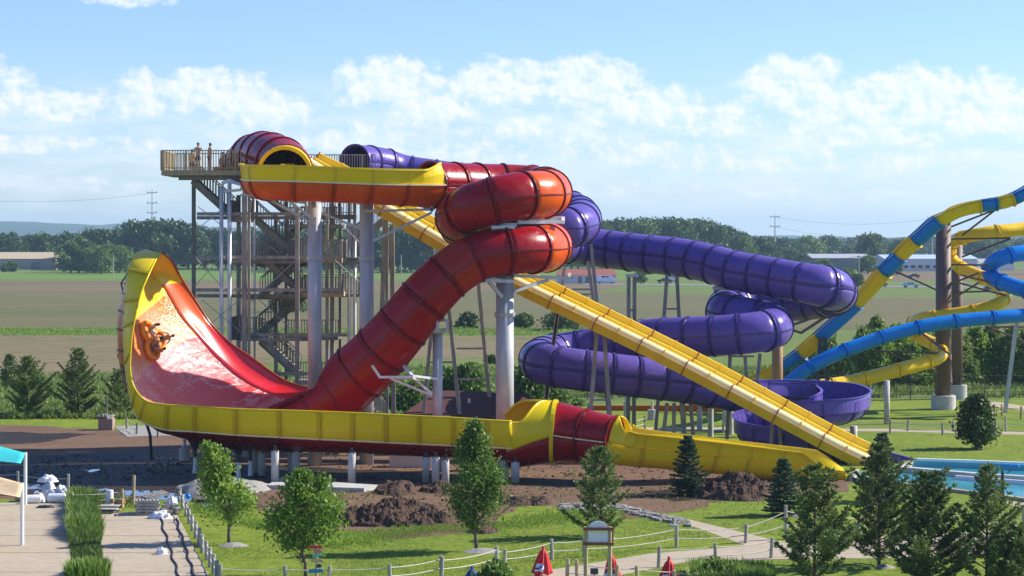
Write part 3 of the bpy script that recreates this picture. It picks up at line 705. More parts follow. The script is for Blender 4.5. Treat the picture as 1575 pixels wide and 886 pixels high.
# launch tube with an added disc blocking its open start
rp0 = Path([(372, 252, 154, 1.2), (384, 243, 152.5, 1.4), (404, 240, 149.5, 1.55), (418, 244, 147, 1.6), (432, 250, 145, 1.6), (441, 259, 143.2, 1.6), (438, 266, 141.6, 1.5)], .25)
tube_run(red, rp0, even(0, rp0.len - 1.0, 2.3), RED, RED, part='tube_section')
mb = MB(); p_, t_, a_, u_, r_ = rp0.frame(0); mb.add([p_ + a_ * r_ * math.cos(k * .3927) + u_ * r_ * math.sin(k * .3927) for k in range(16)], [tuple(range(16))]); obj('light_stop_disc', mb, DRED, red)  # added disc, keeps light out so the inside of the tube stays dark
o = obj('yellow_mouth', sweep(rp0, rp0.len - 1.0, rp0.len, circ(), closed=True), YEL, red, smooth=True, solid=.08)
obj('flange', ring(rp0, rp0.len, circ(), w=.25, h=.22), YEL, o)
# upper open channel: half pipe with tall yellow side walls
rp1 = Path([(436, 276, 144.5, 1.15), (415, 275, 143.8, 1.15), (404, 275, 142.2, 1.15), (401, 276, 140.2, 1.15), (412, 278, 138.4, 1.15), (440, 279, 137.6, 1.15), (480, 280.5, 137.6, 1.15), (530, 282.5, 138, 1.15), (590, 284.5, 138.8, 1.2), (640, 285, 139.8, 1.3), (662, 285, 140.5, 1.42)], .25)
c1 = even(0, rp1.len, 2.05)
hb = arc(180, 360, 18)
for i in range(len(c1) - 1):
    o = obj('channel_section', sweep(rp1, c1[i], c1[i + 1], hb), ORA, red, smooth=True, solid=.06)
    if i: obj('flange', ring(rp1, c1[i], hb, closed=False), OFL, o)
    obj('seam', sweep(rp1, c1[i], c1[i + 1], lambda r, L: [(r, -.05), (r + .12, -.05), (r + .12, .04), (r, .04)], closed=True), CRM, o)
    def wl(sg):
        def f(r, L):
            e = max(0, (L - (rp1.len - 1.3)) / 1.3); e = e if sg > 0 else 0; hh = .92 + (0 if e <= 0 else .45 * e * e * (3 - 2 * e)); lean = .10
            k = 1 - .45 * e
            return [(sg * r, 0.02), (sg * (r + lean * .5 - e * .15), hh * .5), (sg * (r + lean - e * .55), hh), (sg * (r + lean + .10 - e * .55), hh + .02), (sg * (r + lean + .10 - e * .55), hh - .08)]
        return f
    w = obj('side_wall', sweep(rp1, c1[i], c1[i + 1], wl(1), step=.15), YEL, red, smooth=False, solid=.05)
    obj('flange', sweep(rp1, c1[i], c1[i] + .07, lambda r, L: [(r, .02), (r + .14, .02), (r + .2, .86), (r + .08, .86)], step=.07, closed=True), YFL, w)
    obj('side_wall', sweep(rp1, c1[i], c1[i + 1], wl(-1), step=.15), YEL, red, smooth=False, solid=.05)
# coiled closed tube
r_ = 1.42
rp2 = Path([(662, 285, 140.5), (700, 286, 142), (745, 287, 143.8), (790, 288, 144.6), (825, 291, 143.8), (843, 295, 141.2), (834, 299, 138.4), (800, 301, 136.8), (760, 309, 136.2), (725, 320, 136.6), (707, 334, 138.6), (716, 346, 141.6), (750, 354, 144), (795, 362, 144.6), (829, 371, 143.8), (844, 378, 141.2), (833, 383, 138.4), (800, 384, 136.8), (758, 389, 136.2),
   (722, 402, 136, 1.45), (690, 423, 135.7, 1.48), (655, 458, 135.6, 1.55), (620, 501, 135.8, 1.63), (588, 538, 136.2, 1.72), (558, 568, 136.6, 1.8), (530, 591, 136.9, 1.85), (500, 611, 137, 1.9), (465, 631, 136.9, 1.95), (428, 648, 136.6, 2.0)], .25, r_)
c2 = even(0, rp2.len, 2.02)
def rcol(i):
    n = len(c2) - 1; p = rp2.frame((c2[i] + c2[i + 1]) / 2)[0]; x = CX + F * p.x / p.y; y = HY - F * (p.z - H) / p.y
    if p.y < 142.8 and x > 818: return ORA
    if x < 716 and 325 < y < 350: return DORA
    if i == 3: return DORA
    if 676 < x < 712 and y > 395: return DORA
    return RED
Lm = max(l for l, p in zip(rp2.l, rp2.p) if CX + F * p.x / p.y > 547 or p.z > 8)
c2 = even(0, Lm, 2.02)
tube_run(red, rp2, c2, rcol, RFL)
def chute(r, L):      # the tube opens out into the floor of the wave
    e = min(1, (L - Lm) / (rp2.len - Lm)); top = 84 * (1 - min(1, e * 1.9)) ** 1.3 + 24 * min(1, e * 1.9)
    return [(r * math.cos(R(a)), r * math.sin(R(a))) for a in [180 - top + (180 + 2 * top) * k / 24 for k in range(25)]]
for a_, b_ in zip(even(Lm, rp2.len, 2.0), even(Lm, rp2.len, 2.0)[1:]):
    o = obj('chute_section', sweep(rp2, a_, b_, chute, .15), RED, red, smooth=True, solid=.07)
    obj('flange', ring(rp2, b_, chute, closed=False, h=.08), RFL, o)
# wave wall and run-out channel, given by rails through measured points
ST = [  # C (front rim)      D (foot of front wall)   E (middle of floor)   B (back crease)      A (back rim)
 ((246, 389, 135.0), (226, 384, 136.0), (238, 388, 137.0), (241, 396, 138.0), (250, 389, 138.5)),
 ((238, 403, 133.6), (206, 392, 135.0), (222, 396, 137.2), (232, 412, 139.4), (263, 400, 140.6)),
 ((229, 422, 132.4), (197, 416, 133.6), (212, 416, 137.0), (234, 424, 140.4), (274, 420, 141.8)),
 ((217, 451, 131.6), (192, 452, 132.8), (206, 449, 136.8), (254, 446, 141.0), (286, 440, 142.4)),
 ((209.5, 482, 131.2), (190, 486, 132.3), (204, 480, 136.6), (277, 486, 141.4), (304, 468, 142.8)),
 ((203.5, 512, 131), (190.5, 520, 132), (207, 514, 136.5), (300, 513, 141.6), (323, 497, 143)),
 ((200.6, 545, 131), (193, 560, 131.8), (216, 552, 136.4), (325, 542, 141.8), (353, 527, 143)),
 ((200.6, 573, 130.9), (197, 594, 131.5), (234, 586, 136.2), (352, 569, 142), (384, 548, 143)),
 ((207, 597, 130.7), (203, 622, 131.2), (262, 616, 136), (378, 588, 142), (414, 570, 143)),
 ((224, 616, 130.5), (214, 645, 131), (300, 642, 135.8), (406, 602, 142), (439, 586, 143)),
 ((251, 622, 130.3), (249, 660, 130.8), (340, 664, 135.6), (434, 612, 141.6), (462, 594, 142.6)),
 ((300, 625, 130.2), (300, 664, 130.7), (390, 680, 135.3), (464, 622, 141.0), (494, 600, 142)),
 ((363, 629, 130), (363, 669, 130.5), (430, 687, 135), (495, 634, 140), (520, 612, 141)),
 ((430, 631, 130), (430, 672.5, 130.5), (475, 691, 134.4), (520, 646, 138.6), (535, 630, 139.2)),
 ((492, 633, 130), (492, 675.5, 130.5), (515, 694, 133.9), (545, 660, 137.2), (552, 641, 137.5)),
 ((543, 635, 130), (543, 678, 130.5), (556, 696, 133.6), (575, 670, 136.4), (577, 645, 136.6)),
 ((594, 637.5, 130), (594, 680.5, 130.5), (602, 699, 133.4), (618, 674, 136.2), (619, 648, 136.4)),
 ((645, 640, 130), (645, 683, 130.5), (652, 701, 133.3), (664, 677, 136.0), (664, 652, 136.2)),
 ((698, 642.5, 130), (698, 685.5, 130.4), (703, 704, 133.2), (712, 680, 135.8), (712, 655, 136.0)),
 ((750, 646, 130), (750, 688, 130.4), (754, 708, 133), (760, 683, 135.1), (760, 660, 135.1)),
 ((787, 648, 130.2), (787, 689.5, 130.4), (789, 711, 132.6), (790, 686, 134.5), (790, 662, 134.4))]
NS = len(ST); SUB = 6
rails = []
for k in range(5):
    pts = [tuple(P(*s[k])) for s in ST]; q = [tuple(2 * a - b for a, b in zip(pts[0], pts[1]))] + pts + [tuple(2 * a - b for a, b in zip(pts[-1], pts[-2]))]
    out = []
    for i in range(1, len(q) - 2):
        for j in range(SUB):
            t = j / SUB; out.append(Vector(tuple(.5 * (2 * b_ + (c_ - a_) * t + (2 * a_ - 5 * b_ + 4 * c_ - d_) * t * t + (3 * b_ - a_ - 3 * c_ + d_) * t ** 3) for a_, b_, c_, d_ in zip(q[i - 1], q[i], q[i + 1], q[i + 2]))))
    out.append(Vector(pts[-1])); rails.append(out)
rC, rD, rE, rB, rA = rails
def floor_pt(i, v):
    D_, E_, B_ = rD[i], rE[i], rB[i]; return D_.lerp(B_, v) + (E_ - (D_ + B_) / 2) * (1 - abs(2 * v - 1) ** 2.6)
def uvgrid(i0, i1, fn, m):
    mb = MB(); mb.grid([[fn(i, j / m) for j in range(m + 1)] for i in range(i0, i1 + 1)])
    mb.uv = [(i / SUB, j / m) for i in range(i0, i1 + 1) for j in range(m + 1)]; return mb
def wavemat(name, slant, foam, b1=2.35, b2=4.85, first=YEL):
    """colour zones of the moulded wall by station, plus white water running over it and a pale sheen painted in"""
    m = bpy.data.materials.new(name); m.use_nodes = True; nt = m.node_tree; N = nt.nodes; L = nt.links; b = N['Principled BSDF']
    b.inputs['Coat Weight'].default_value = .3; b.inputs['Roughness'].default_value = .28
    def M(op, a, b_=None, c=None, cl=False):
        n = N.new('ShaderNodeMath'); n.operation = op; n.use_clamp = cl
        for i, v in enumerate((a, b_, c)):
            if v is None: continue
            if isinstance(v, (int, float)): n.inputs[i].default_value = v
            else: L.new(v, n.inputs[i])
        return n.outputs[0]
    uv = N.new('ShaderNodeUVMap'); uv.uv_map = 'uv'; sp = N.new('ShaderNodeSeparateXYZ'); L.new(uv.outputs[0], sp.inputs[0]); u, v = sp.outputs[0], sp.outputs[1]
    s = M('ADD', u, M('MULTIPLY', M('SUBTRACT', v, 1.0), slant))
    cr = N.new('ShaderNodeValToRGB'); cr.color_ramp.interpolation = 'CONSTANT'; L.new(M('DIVIDE', s, 20), cr.inputs[0])
    e = cr.color_ramp.elements; e[0].color = (.86, .60, .012, 1); e[1].position = b1 / 20; e[1].color = (.80, .21, .03, 1) if foam else (.70, .10, .01, 1)
    n_ = e.new(b2 / 20); n_.color = (.66, .018, .028, 1); n_ = e.new((8.3 if foam else 11) / 20); n_.color = (.62, .012, .02, 1) if foam else (.45, .009, .016, 1)
    if foam:
        tc = N.new('ShaderNodeTexCoord')
        def nz(sc, det, vs, off=(0, 0, 0)):
            mp = N.new('ShaderNodeMapping'); mp.inputs['Scale'].default_value = vs; mp.inputs['Location'].default_value = off; L.new(uv.outputs[0], mp.inputs[0])
            n = N.new('ShaderNodeTexNoise'); n.inputs['Scale'].default_value = sc; n.inputs['Detail'].default_value = det; n.inputs['Roughness'].default_value = .65; n.inputs['Distortion'].default_value = .5
            L.new(mp.outputs[0], n.inputs['Vector']); return n.outputs[0]
        def blob(u0, v0, ru, rv, w, k=0.0):  # k: slope of v with u
            dv = M('SUBTRACT', v, M('MULTIPLY_ADD', M('SUBTRACT', u, u0), k, v0)); a = M('MULTIPLY', M('SUBTRACT', u, u0), 1 / ru); c = M('MULTIPLY', dv, 1 / rv)
            return M('MULTIPLY', M('SUBTRACT', 1, M('ADD', M('MULTIPLY', a, a), M('MULTIPLY', c, c)), None, True), w)
        bl = [blob(5.4, .74, 1.2, .22, 1.35), blob(6.6, .5, .6, .12, 1.1), blob(4.5, .72, 1.3, .22, .75), blob(7.2, .36, 1.8, .16, .95), blob(8.6, .12, 1.8, .12, 1.0), blob(9.9, .66, .45, .3, 1.2, -.55), blob(11, .74, 1.6, .10, .9, -.02), blob(8.0, .62, 2.3, .34, .45), blob(10.4, .35, 3, .35, .40), blob(6.6, .1, 2.2, .14, .6)]
        t = bl[0]
        for x in bl[1:]: t = M('MAXIMUM', t, x)
        f1 = nz(1, 9, (1.1, 7, 1)); f2 = nz(1, 9, (5, 26, 1), (3, 1, 0))
        crisp = M('MULTIPLY', M('ADD', t, M('ADD', M('MULTIPLY_ADD', f1, 2.2, -1.72), M('MULTIPLY_ADD', f2, 1.5, -.75))), 1.0, None, True)
        pale_sheen = M('MULTIPLY', M('ADD', M('MULTIPLY', M('MULTIPLY_ADD', u, .22, -1.0, True), .09), M('MULTIPLY', M('MULTIPLY', t, .30), M('MULTIPLY_ADD', f1, .8, .5))), 1.0, None, True)  # bright sheen of the wall painted into its colour as a whitish tint
        foam_sheen = M('MAXIMUM', crisp, pale_sheen)
        thin = M('MULTIPLY', M('SUBTRACT', 1, M('MULTIPLY', M('ABSOLUTE', M('SUBTRACT', nz(1, 5, (.55, 3.2, 1), (7, 2, 0)), .5)), 42), None, True), M('MULTIPLY', M('SUBTRACT', u, 5.0, None, True), .55), None, True)
        ff = M('MAXIMUM', foam_sheen, thin)
        mx = N.new('ShaderNodeMix'); mx.data_type = 'RGBA'; L.new(M('MULTIPLY', ff, .80), mx.inputs[0]); L.new(cr.outputs[0], mx.inputs[6]); mx.inputs[7].default_value = (.86, .84, .84, 1)
        L.new(mx.outputs[2], b.inputs['Base Color'])
        bp = N.new('ShaderNodeBump'); bp.inputs['Strength'].default_value = .6; bp.inputs['Distance'].default_value = .12; L.new(M('ADD', f2, M('MULTIPLY', ff, .6)), bp.inputs['Height']); L.new(bp.outputs[0], b.inputs['Normal'])
        L.new(M('MULTIPLY_ADD', ff, .4, .14), b.inputs['Roughness'])
    else: L.new(cr.outputs[0], b.inputs['Base Color'])
    return m
WAVE = wavemat('wave_gelcoat_wet', 2.7, True, 3.1, 5.1); BORD = wavemat('wave_gelcoat_border', 0, False, 2.7, 4.95)
i_end = 13 * SUB
o = obj('wave_wall', uvgrid(0, i_end, floor_pt, 30), WAVE, red, smooth=True)
# outer skin, a hand's breadth behind the riding surface
def skin_pt(i, v):
    a = floor_pt(max(0, i - 1), v); b_ = floor_pt(min(len(rD) - 1, i + 1), v); t = (b_ - a).normalized()
    w = (floor_pt(i, min(1, v + .02)) - floor_pt(i, max(0, v - .02))).normalized(); n = t.cross(w).normalized()
    ctr = (rC[i] + rA[i]) / 2; 
    if n.dot(ctr - floor_pt(i, .5)) > 0: n = -n
    return floor_pt(i, v) + n * .10 * (1 - abs(2 * v - 1) ** 8)
for a_, b_ in ((0, 6 * SUB), (6 * SUB, 9 * SUB), (9 * SUB, i_end)):
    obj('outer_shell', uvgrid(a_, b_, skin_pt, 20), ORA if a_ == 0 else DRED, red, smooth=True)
for i in range(8, i_end, 5):
    mb = MB(); rows = []
    for q in (-.04, .04):
        t = (floor_pt(min(i + 1, i_end), .5) - floor_pt(i, .5)).normalized() * q; rows.append([skin_pt(i, j / 20) + t for j in range(21)])
    up = [p + (p - (rC[i] + rA[i]) / 2).normalized() * .12 for p in rows[0]]; up2 = [p + (p - (rC[i] + rA[i]) / 2).normalized() * .12 for p in rows[1]]
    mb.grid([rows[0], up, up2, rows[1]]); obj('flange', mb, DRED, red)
obj('channel_floor', uvgrid(i_end, len(rD) - 1, floor_pt, 20), RED, red, smooth=True, solid=.08)
def back_pt(i, v):
    out = Vector((0.0, 0.25, 0)) * math.sin(v * math.pi) ; return rB[i].lerp(rA[i], v) + out
obj('back_border', uvgrid(0, len(rB) - 1, back_pt, 6), BORD, red, smooth=True, solid=.09)
mb = MB(); mb.tube([p for p in rA[::2]], .08, 6); obj('rim', mb, BORD if False else OFL, red, smooth=True)
def front_pt(i, v): return rC[i].lerp(rD[i], v) + Vector((0, -.14, 0)) * math.sin(v * math.pi)
cuts_ = [0, 2 * SUB, 3 * SUB + 2, 4 * SUB + 3, 6 * SUB, 8 * SUB + 1, 9 * SUB, 10 * SUB + 1] + [k * SUB for k in range(11, NS)]
for a_, b_ in zip(cuts_, cuts_[1:]):
    o = obj('front_wall', uvgrid(a_, b_, front_pt, 8), YEL, red, smooth=True, solid=.06)
    if a_:
        rows = []
        for q in (-.04, .04):
            t = (rC[a_ + 1] - rC[a_ - 1]).normalized() * q; out = [front_pt(a_, j / 8) for j in range(9)]
            nn = (rC[a_] - floor_pt(a_, .5)); nn = (rC[a_ + 1] - rC[a_ - 1]).cross(rD[a_] - rC[a_]).normalized()
            if nn.dot(out[4] - rE[a_]) < 0: nn = -nn
            rows.append([p + t for p in out]); rows.append([p + t + nn * .13 for p in out])
        mb = MB(); mb.grid([rows[0], rows[1], rows[3], rows[2]]); obj('flange', mb, YFL, o)
mb = MB(); mb.tube([p + Vector((0, -.02, 0)) for p in rC], .055, 6); obj('rim', mb, YEL, red, smooth=True)
mb = MB(); mb.tube([p + Vector((0, -.03, 0)) for p in rD[3 * SUB:]], .06, 6); obj('seam', mb, CRM, red, smooth=True)
# collar that closes the channel into the exit tube
rp3 = Path([(778, 668, 132.2, 1.95), (800, 667, 132.2, 1.9), (825, 665.5, 132.15, 1.84), (848, 665, 132.1, 1.78), (870, 667, 131.95, 1.68), (905, 672, 131.4, 1.52), (945, 677.5, 130.7, 1.37)], .15)
Lc = rp3.near(852)
def collar(a, b_, half):
    def f(r, L):
        e = min(1, max(0, L / Lc)); xx = 778 + (852 - 778) * e; e = e * e * (3 - 2 * e)
        k_ = min(1, max(0, (xx - 798) / 46)) if half == 'f' else min(1, max(0, (xx - 768) / 58)); k_ = (k_ * k_ * (3 - 2 * k_)) ** (1.35 if half == 'f' else .8)
        top = 24 + 66.5 * k_ if half == 'f' else 20 + 70 * k_
        if half == 'f': lo, hi = -25 + 22 * (L / Lc), top       # camera side, a = +right vector
        elif half == 'b': lo, hi = 180 - top, 205 - 22 * (L / Lc)
        else: lo, hi = 205 - 22 * (L / Lc), 335 + 22 * (L / Lc)
        return [(r * math.cos(R(lo + (hi - lo) * k / 14)), r * math.sin(R(lo + (hi - lo) * k / 14))) for k in range(15)]
    return f
for hf, m_ in (('f', YEL), ('b', YEL), ('u', RED)): obj('collar', sweep(rp3, 0, Lc, collar(0, 0, hf), .12), m_, red, smooth=True, solid=.08)
obj('collar_rim', ring(rp3, Lc, circ(), w=.22, h=.16), YEL, red)
mb = MB(); 
for hf in ('f', 'b'):
    ps = []
    for k in range(20):
        L = Lc * k / 19; p, t, a, u, r = rp3.frame(L); pr = collar(0, 0, hf)(r, L)[14 if hf == 'f' else 0]; ps.append(p + a * pr[0] + u * pr[1])
    mb.tube(ps, .09, 6)
obj('collar_lip', mb, YEL, red, smooth=True)
c3 = [Lc, Lc + (rp3.len - Lc) * .5, rp3.len]
tube_run(red, rp3, c3, RED, RFL, seam_m=CRM)
# yellow run-out
rp4 = Path([(934, 676, 130.9, 1.40), (945, 677.5, 130.7, 1.38), (975, 684, 130.5, 1.24), (1020, 690, 130.6, 1.14), (1080, 697, 131, 1.08), (1140, 704, 131.6, 1.05), (1200, 711, 132, 1.0), (1250, 717, 132.2, .85), (1300, 727, 132.2, .62)], .2)
c4 = even(0, rp4.len, 2.05)
def wallh(L):
    if L < 1.7: e = L / 1.7; return 1.25 - .55 * (e ** .6)
    return .70
def near_wall(r, L):
    h = wallh(L) if L > 1.2 else .70; x = CX + F * rp4.frame(L)[0].x / rp4.frame(L)[0].y
    if x > 1222: h *= max(.06, 1 - (x - 1222) / 34)
    return [(r, .02), (r + .22, .06), (r + .26, .1), (r + .30, .1 + h * .9), (r + .30, .1 + h), (r + .55, .1 + h), (r + .55, .04 + h)]
def far_wall(r, L):
    h = wallh(L) * 1.1; x = CX + F * rp4.frame(L)[0].x / rp4.frame(L)[0].y
    if x > 1258: h *= max(.10, 1 - (x - 1258) / 40 * .9)
    return [(-r, .02), (-r - .3, .1 + h * .9), (-r - .30, .1 + h), (-r - .5, .1 + h), (-r - .5, .04 + h)]
def swoop(sg):
    def f(r, L):
        e = min(1, max(0, L - .50) / 1.15); top = 90 * (1 - e) ** 2; q_ = r + .05 + .32 * e
        return [(sg * q_ * math.cos(R(top * k / 10)), (r + .05) * math.sin(R(top * k / 10)) + (.72 * e ** 1.2) * (k / 10)) for k in range(11)]
    return f
for sg in (1, -1): obj('collar', sweep(rp4, .5, 1.65, swoop(sg), .08), YEL, red, smooth=True, solid=.07)
for a_, b_ in zip(c4, c4[1:]):
    o = obj('run_out', sweep(rp4, max(a_, .45), b_, arc(180, 360, 16), .2), YEL, red, smooth=True, solid=.06)
    if a_ > 1: obj('flange', ring(rp4, a_ + .04, arc(180, 360, 16), closed=False, h=.10), YFL, o)
    o = obj('side_wall', sweep(rp4, max(a_, 1.2), b_, near_wall, .12), YEL, red, solid=.03)
    if a_ > 1: obj('flange', sweep(rp4, a_ + .02, a_ + .08, lambda r, L: [(r + .22, .1), (r + .40, .1), (r + .42, .1 + wallh(L) * .95), (r + .28, .1 + wallh(L) * .95)] if CX + F * rp4.frame(L)[0].x / rp4.frame(L)[0].y < 1222 else [(r, 0), (r + .1, 0), (r + .1, .05), (r, .05)], .06, True), YFL, o)
    obj('side_wall', sweep(rp4, max(a_, 1.2), b_, far_wall, .12), YEL, red, solid=.03)
# white brackets under the red tubes
def bracket(name, pts, w, m, root):
    mb = MB()
    for p, q in pts: mb.beam(P(*p), P(*q), w)
    return obj(name, mb, m, root)
bracket('bracket', [((584, 580, 134.8), (634, 580, 134.6)), ((584, 580, 134.8), (572, 562, 134.6)), ((634, 578, 134.6), (620, 562, 135.5)), ((584, 582, 136.5), (634, 582, 136.5)), ((584, 580, 134.8), (584, 582, 136.5)), ((634, 578, 134.6), (634, 582, 136.5)), ((634, 578, 134.6), (673, 583, 136)), ((600, 582, 135), (664, 608, 136)), ((634, 580, 135), (664, 606, 136))], .14, WSTEEL, red)
bracket('bracket', [((658, 493, 135.6), (690, 493, 135.6)), ((658, 509, 135.6), (690, 509, 135.6)), ((660, 493, 135.2), (660, 510, 135.2)), ((688, 493, 135.2), (688, 510, 135.2)), ((673, 493, 135), (673, 510, 135)), ((658, 493, 135.6), (656, 488, 135.6))], .16, STEEL, red)
bracket('bracket', [((745, 428, 135.8), (776, 432, 136)), ((745, 431, 135.6), (790, 433, 136)), ((750, 420, 136), (748, 432, 136)), ((752, 433, 136), (772, 457, 136.4)), ((790, 424, 137), (876, 428, 138)), ((790, 448, 136.6), (850, 428, 138)), ((876, 422, 140), (876, 428, 138))], .20, STEEL, red)
bracket('bracket', [((752, 346, 136.4), (795, 346, 136.4)), ((756, 350, 136), (792, 350, 136)), ((795, 342, 136.8), (866, 341, 138)), ((800, 338, 138), (866, 335, 139)), ((866, 336, 139), (866, 342, 138))], .22, WSTEEL, red)
bracket('bracket', [((490, 310, 138.2), (552, 308, 138.4)), ((408, 304, 139), (470, 312, 138.5)), ((440, 305, 139), (484, 340, 139)), ((410, 305, 139.5), (484, 345, 139.5)), ((560, 325, 140), (668, 322, 140)), ((575, 370, 140), (664, 327, 140)), ((664, 316, 140), (664, 326, 140)), ((555, 352, 140), (470, 318, 140)), ((370, 300, 139.5), (560, 312, 139.5))], .15, STEEL, red)
# dark lattice props behind the wave wall
lat = thing('support_frame', 'dark steel lattice prop behind the left edge of the yellow wave wall', 'support frame', P(233, 706, 135))
mb = MB()
chain = [(198, 418), (186, 436), (193, 462), (185, 478), (192, 500), (197, 528), (181, 546), (193, 576), (201, 606), (217, 640), (229, 652)]
inner = [(200, 420), (196, 436), (194, 462), (194, 478), (195, 502), (197, 528), (196, 546), (199, 576), (202, 606)]
for a_, b_ in zip(chain, chain[1:]): mb.beam(P(*a_, 134.2), P(*b_, 134.2), .08)
for a_, b_ in zip(inner, inner[1:]): mb.beam(P(*a_, 135.4), P(*b_, 135.4), .11); mb.beam(P(*a_, 133.6), P(*b_, 133.6), .08)
for a_, b_ in zip(chain, inner): mb.beam(P(*a_, 134.2), P(*b_, 135.4), .06); mb.beam(P(*a_, 134.2), P(*b_, 133.6), .06)
obj('lattice', mb, DSTEEL, lat)
mb = MB(); mb.tube([P(225, 650, 134), P(231, 670, 134), P(233, 707, 134.5)], .09, 8); obj('leg', mb, DSTEEL, lat)

# ================================================================ purple slide
pur = thing('water_slide', 'long winding purple tube slide that ends in an open purple curve beside the pool', 'water slide', P(1150, 700, 149))
pr_ = 1.33
pp = Path([(546, 249, 153.6, 1.12), (566, 250, 155, 1.12), (592, 254, 156.3, 1.12), (625, 263, 157, 1.05), (690, 276, 157, 1.2), (760, 290, 158), (820, 306, 159), (862, 318, 159), (888, 330, 157), (893, 342, 153.5), (870, 352, 151.5), (842, 360, 153), (835, 369, 157), (856, 375, 161), (890, 377, 163), (940, 384, 163), (990, 390, 161.5), (1045, 396, 160), (1090, 405, 158.5), (1130, 416, 157), (1180, 425, 155.5), (1235, 435, 154), (1270, 442, 154, 1.42), (1286, 450, 156.5, 1.42), (1275, 458, 160), (1240, 463, 161.5), (1180, 467, 162), (1140, 470, 161.6), (1118, 474, 160), (1118, 481, 157.6), (1145, 487, 156), (1172, 492, 155.4), (1188, 499, 153.6), (1184, 507, 151.4), (1155, 512, 150.6), (1110, 516, 151), (1050, 519, 152), (1000, 521, 153.4), (950, 530, 155), (900, 537, 156), (860, 543, 155.6), (836, 549, 153.8), (830, 556, 151.2), (850, 563, 149.4), (890, 569, 148.8), (940, 575, 149), (1000, 582, 149.4), (1050, 588, 150), (1085, 597, 150.6, 1.25), (1120, 606, 151.4, 1.1), (1160, 612, 152, 1.05)], .25, pr_)
cp = even(0, pp.len, 1.72)
tube_run(pur, pp, cp, PUR, DPUR, fh=.10)
p5 = Path([(1160, 609, 152.2, 1.1), (1200, 609, 153.6, 1.2), (1245, 610, 154.2, 1.3), (1283, 614, 153.4, 1.35), (1302, 624, 150.6, 1.35), (1288, 633, 147.8, 1.3), (1250, 638, 147, 1.25), (1205, 644, 148, 1.2), (1176, 652, 149, 1.2), (1163, 662, 148, 1.2), (1172, 672, 146.2, 1.2), (1200, 680, 145.2, 1.15), (1250, 690, 144.4, 1.1), (1300, 700, 143.8, 1.0), (1350, 708, 143, .9), (1396, 714, 142.2, .75)], .2)
c5 = even(0, p5.len, 1.55)
def owall(r, L):   # the outer (right-hand turning) wall stands taller
    s = L / p5.len; h = 1.0 if s < .8 else 1.0 - 3.6 * (s - .8)
    return [(r, 0), (r + .18, .02), (r + .22, .1), (r + .24, h * .8), (r + .2, h), (r + .36, h)]
def arcp(r, L): return [(r * math.cos(R(180 + 180 * k / 16)), r * .62 * math.sin(R(180 + 180 * k / 16))) for k in range(17)]
for i, (a_, b_) in enumerate(zip(c5, c5[1:])):
    o = obj('open_section', sweep(p5, a_, b_, arcp, .2), PUR, pur, smooth=True, solid=.06)
    obj('flange', ring(p5, a_, arcp, closed=False), DPUR, o)
    for sg in (1, -1):
        f = lambda r, L, sg=sg: [(sg * x, y) for x, y in owall(r, L)]
        w = obj('side_wall', sweep(p5, a_, b_, f, .2), PUR, pur, solid=.05)
        obj('flange', sweep(p5, a_, a_ + .06, lambda r, L, sg=sg: [(sg * (r + .2), .1), (sg * (r + .38), .1), (sg * (r + .36), .72), (sg * (r + .2), .8)], .06, True), DPUR, w)

# ================================================================ golden racing slide
gold = thing('racing_slide', 'straight steep golden two-lane slide running from the stair tower down to the pool', 'water slide', P(1340, 714, 141))
gp = Path([(474, 253, 151.2, 1), (500, 268, 151, 1), (560, 302, 150, 1), (640, 349, 149, 1), (760, 418, 147.5, 1), (900, 487, 145.8, 1), (1040, 556, 144.2, 1), (1180, 630, 142.6, 1), (1280, 684, 141.6, 1), (1338, 712, 141, 1)], .4)
cg = even(0, gp.len, 1.62)
def gprof(pts): return lambda r, L: pts
# x positive = towards the camera
GS = .78
def gsc(pts): return [(x * GS, y * GS) for x, y in pts]
outer = gsc([(1.55, -.55), (1.62, -.05), (1.60, .10), (1.72, .14)])
lane = gsc([(1.5, .12)] + [(.92 + .56 * math.cos(R(a)), .16 + .50 * math.sin(R(a))) for a in range(0, 181, 20)] + [(.30, .02)])
inner_ = gsc([(.30, .02), (-.1, .15), (-.55, .30), (-.62, .72), (-.72, .76), (-.80, .70), (-.9, .55), (-1.3, .42), (-1.6, .8), (-1.66, 1.22), (-1.82, 1.24), (-1.84, 1.0)])
under = gsc([(-1.8, 1.0), (-1.5, -.2), (-.4, -.55), (1.55, -.55)])
for i, (a_, b_) in enumerate(zip(cg, cg[1:])):
    o = obj('lane_section', sweep(gp, a_, b_, gprof(inner_), .8), LEM, gold)
    obj('side_wall', sweep(gp, a_, b_, gprof(outer), .8), GLD, o, solid=.04)
    obj('lane_cover', sweep(gp, a_, b_, gprof(lane), .8), CRM, o, smooth=True)
    obj('underside', sweep(gp, a_, b_, gprof(under), .8), GLD, o)
    obj('flange', sweep(gp, a_, a_ + .06, gprof([(x + .02 + (.06 if x > 0 else -.0), y + (.05 if y > -.4 else -.05)) for x, y in outer + lane + inner_]), .06), GLD if i % 2 else OFL, o, solid=.03)

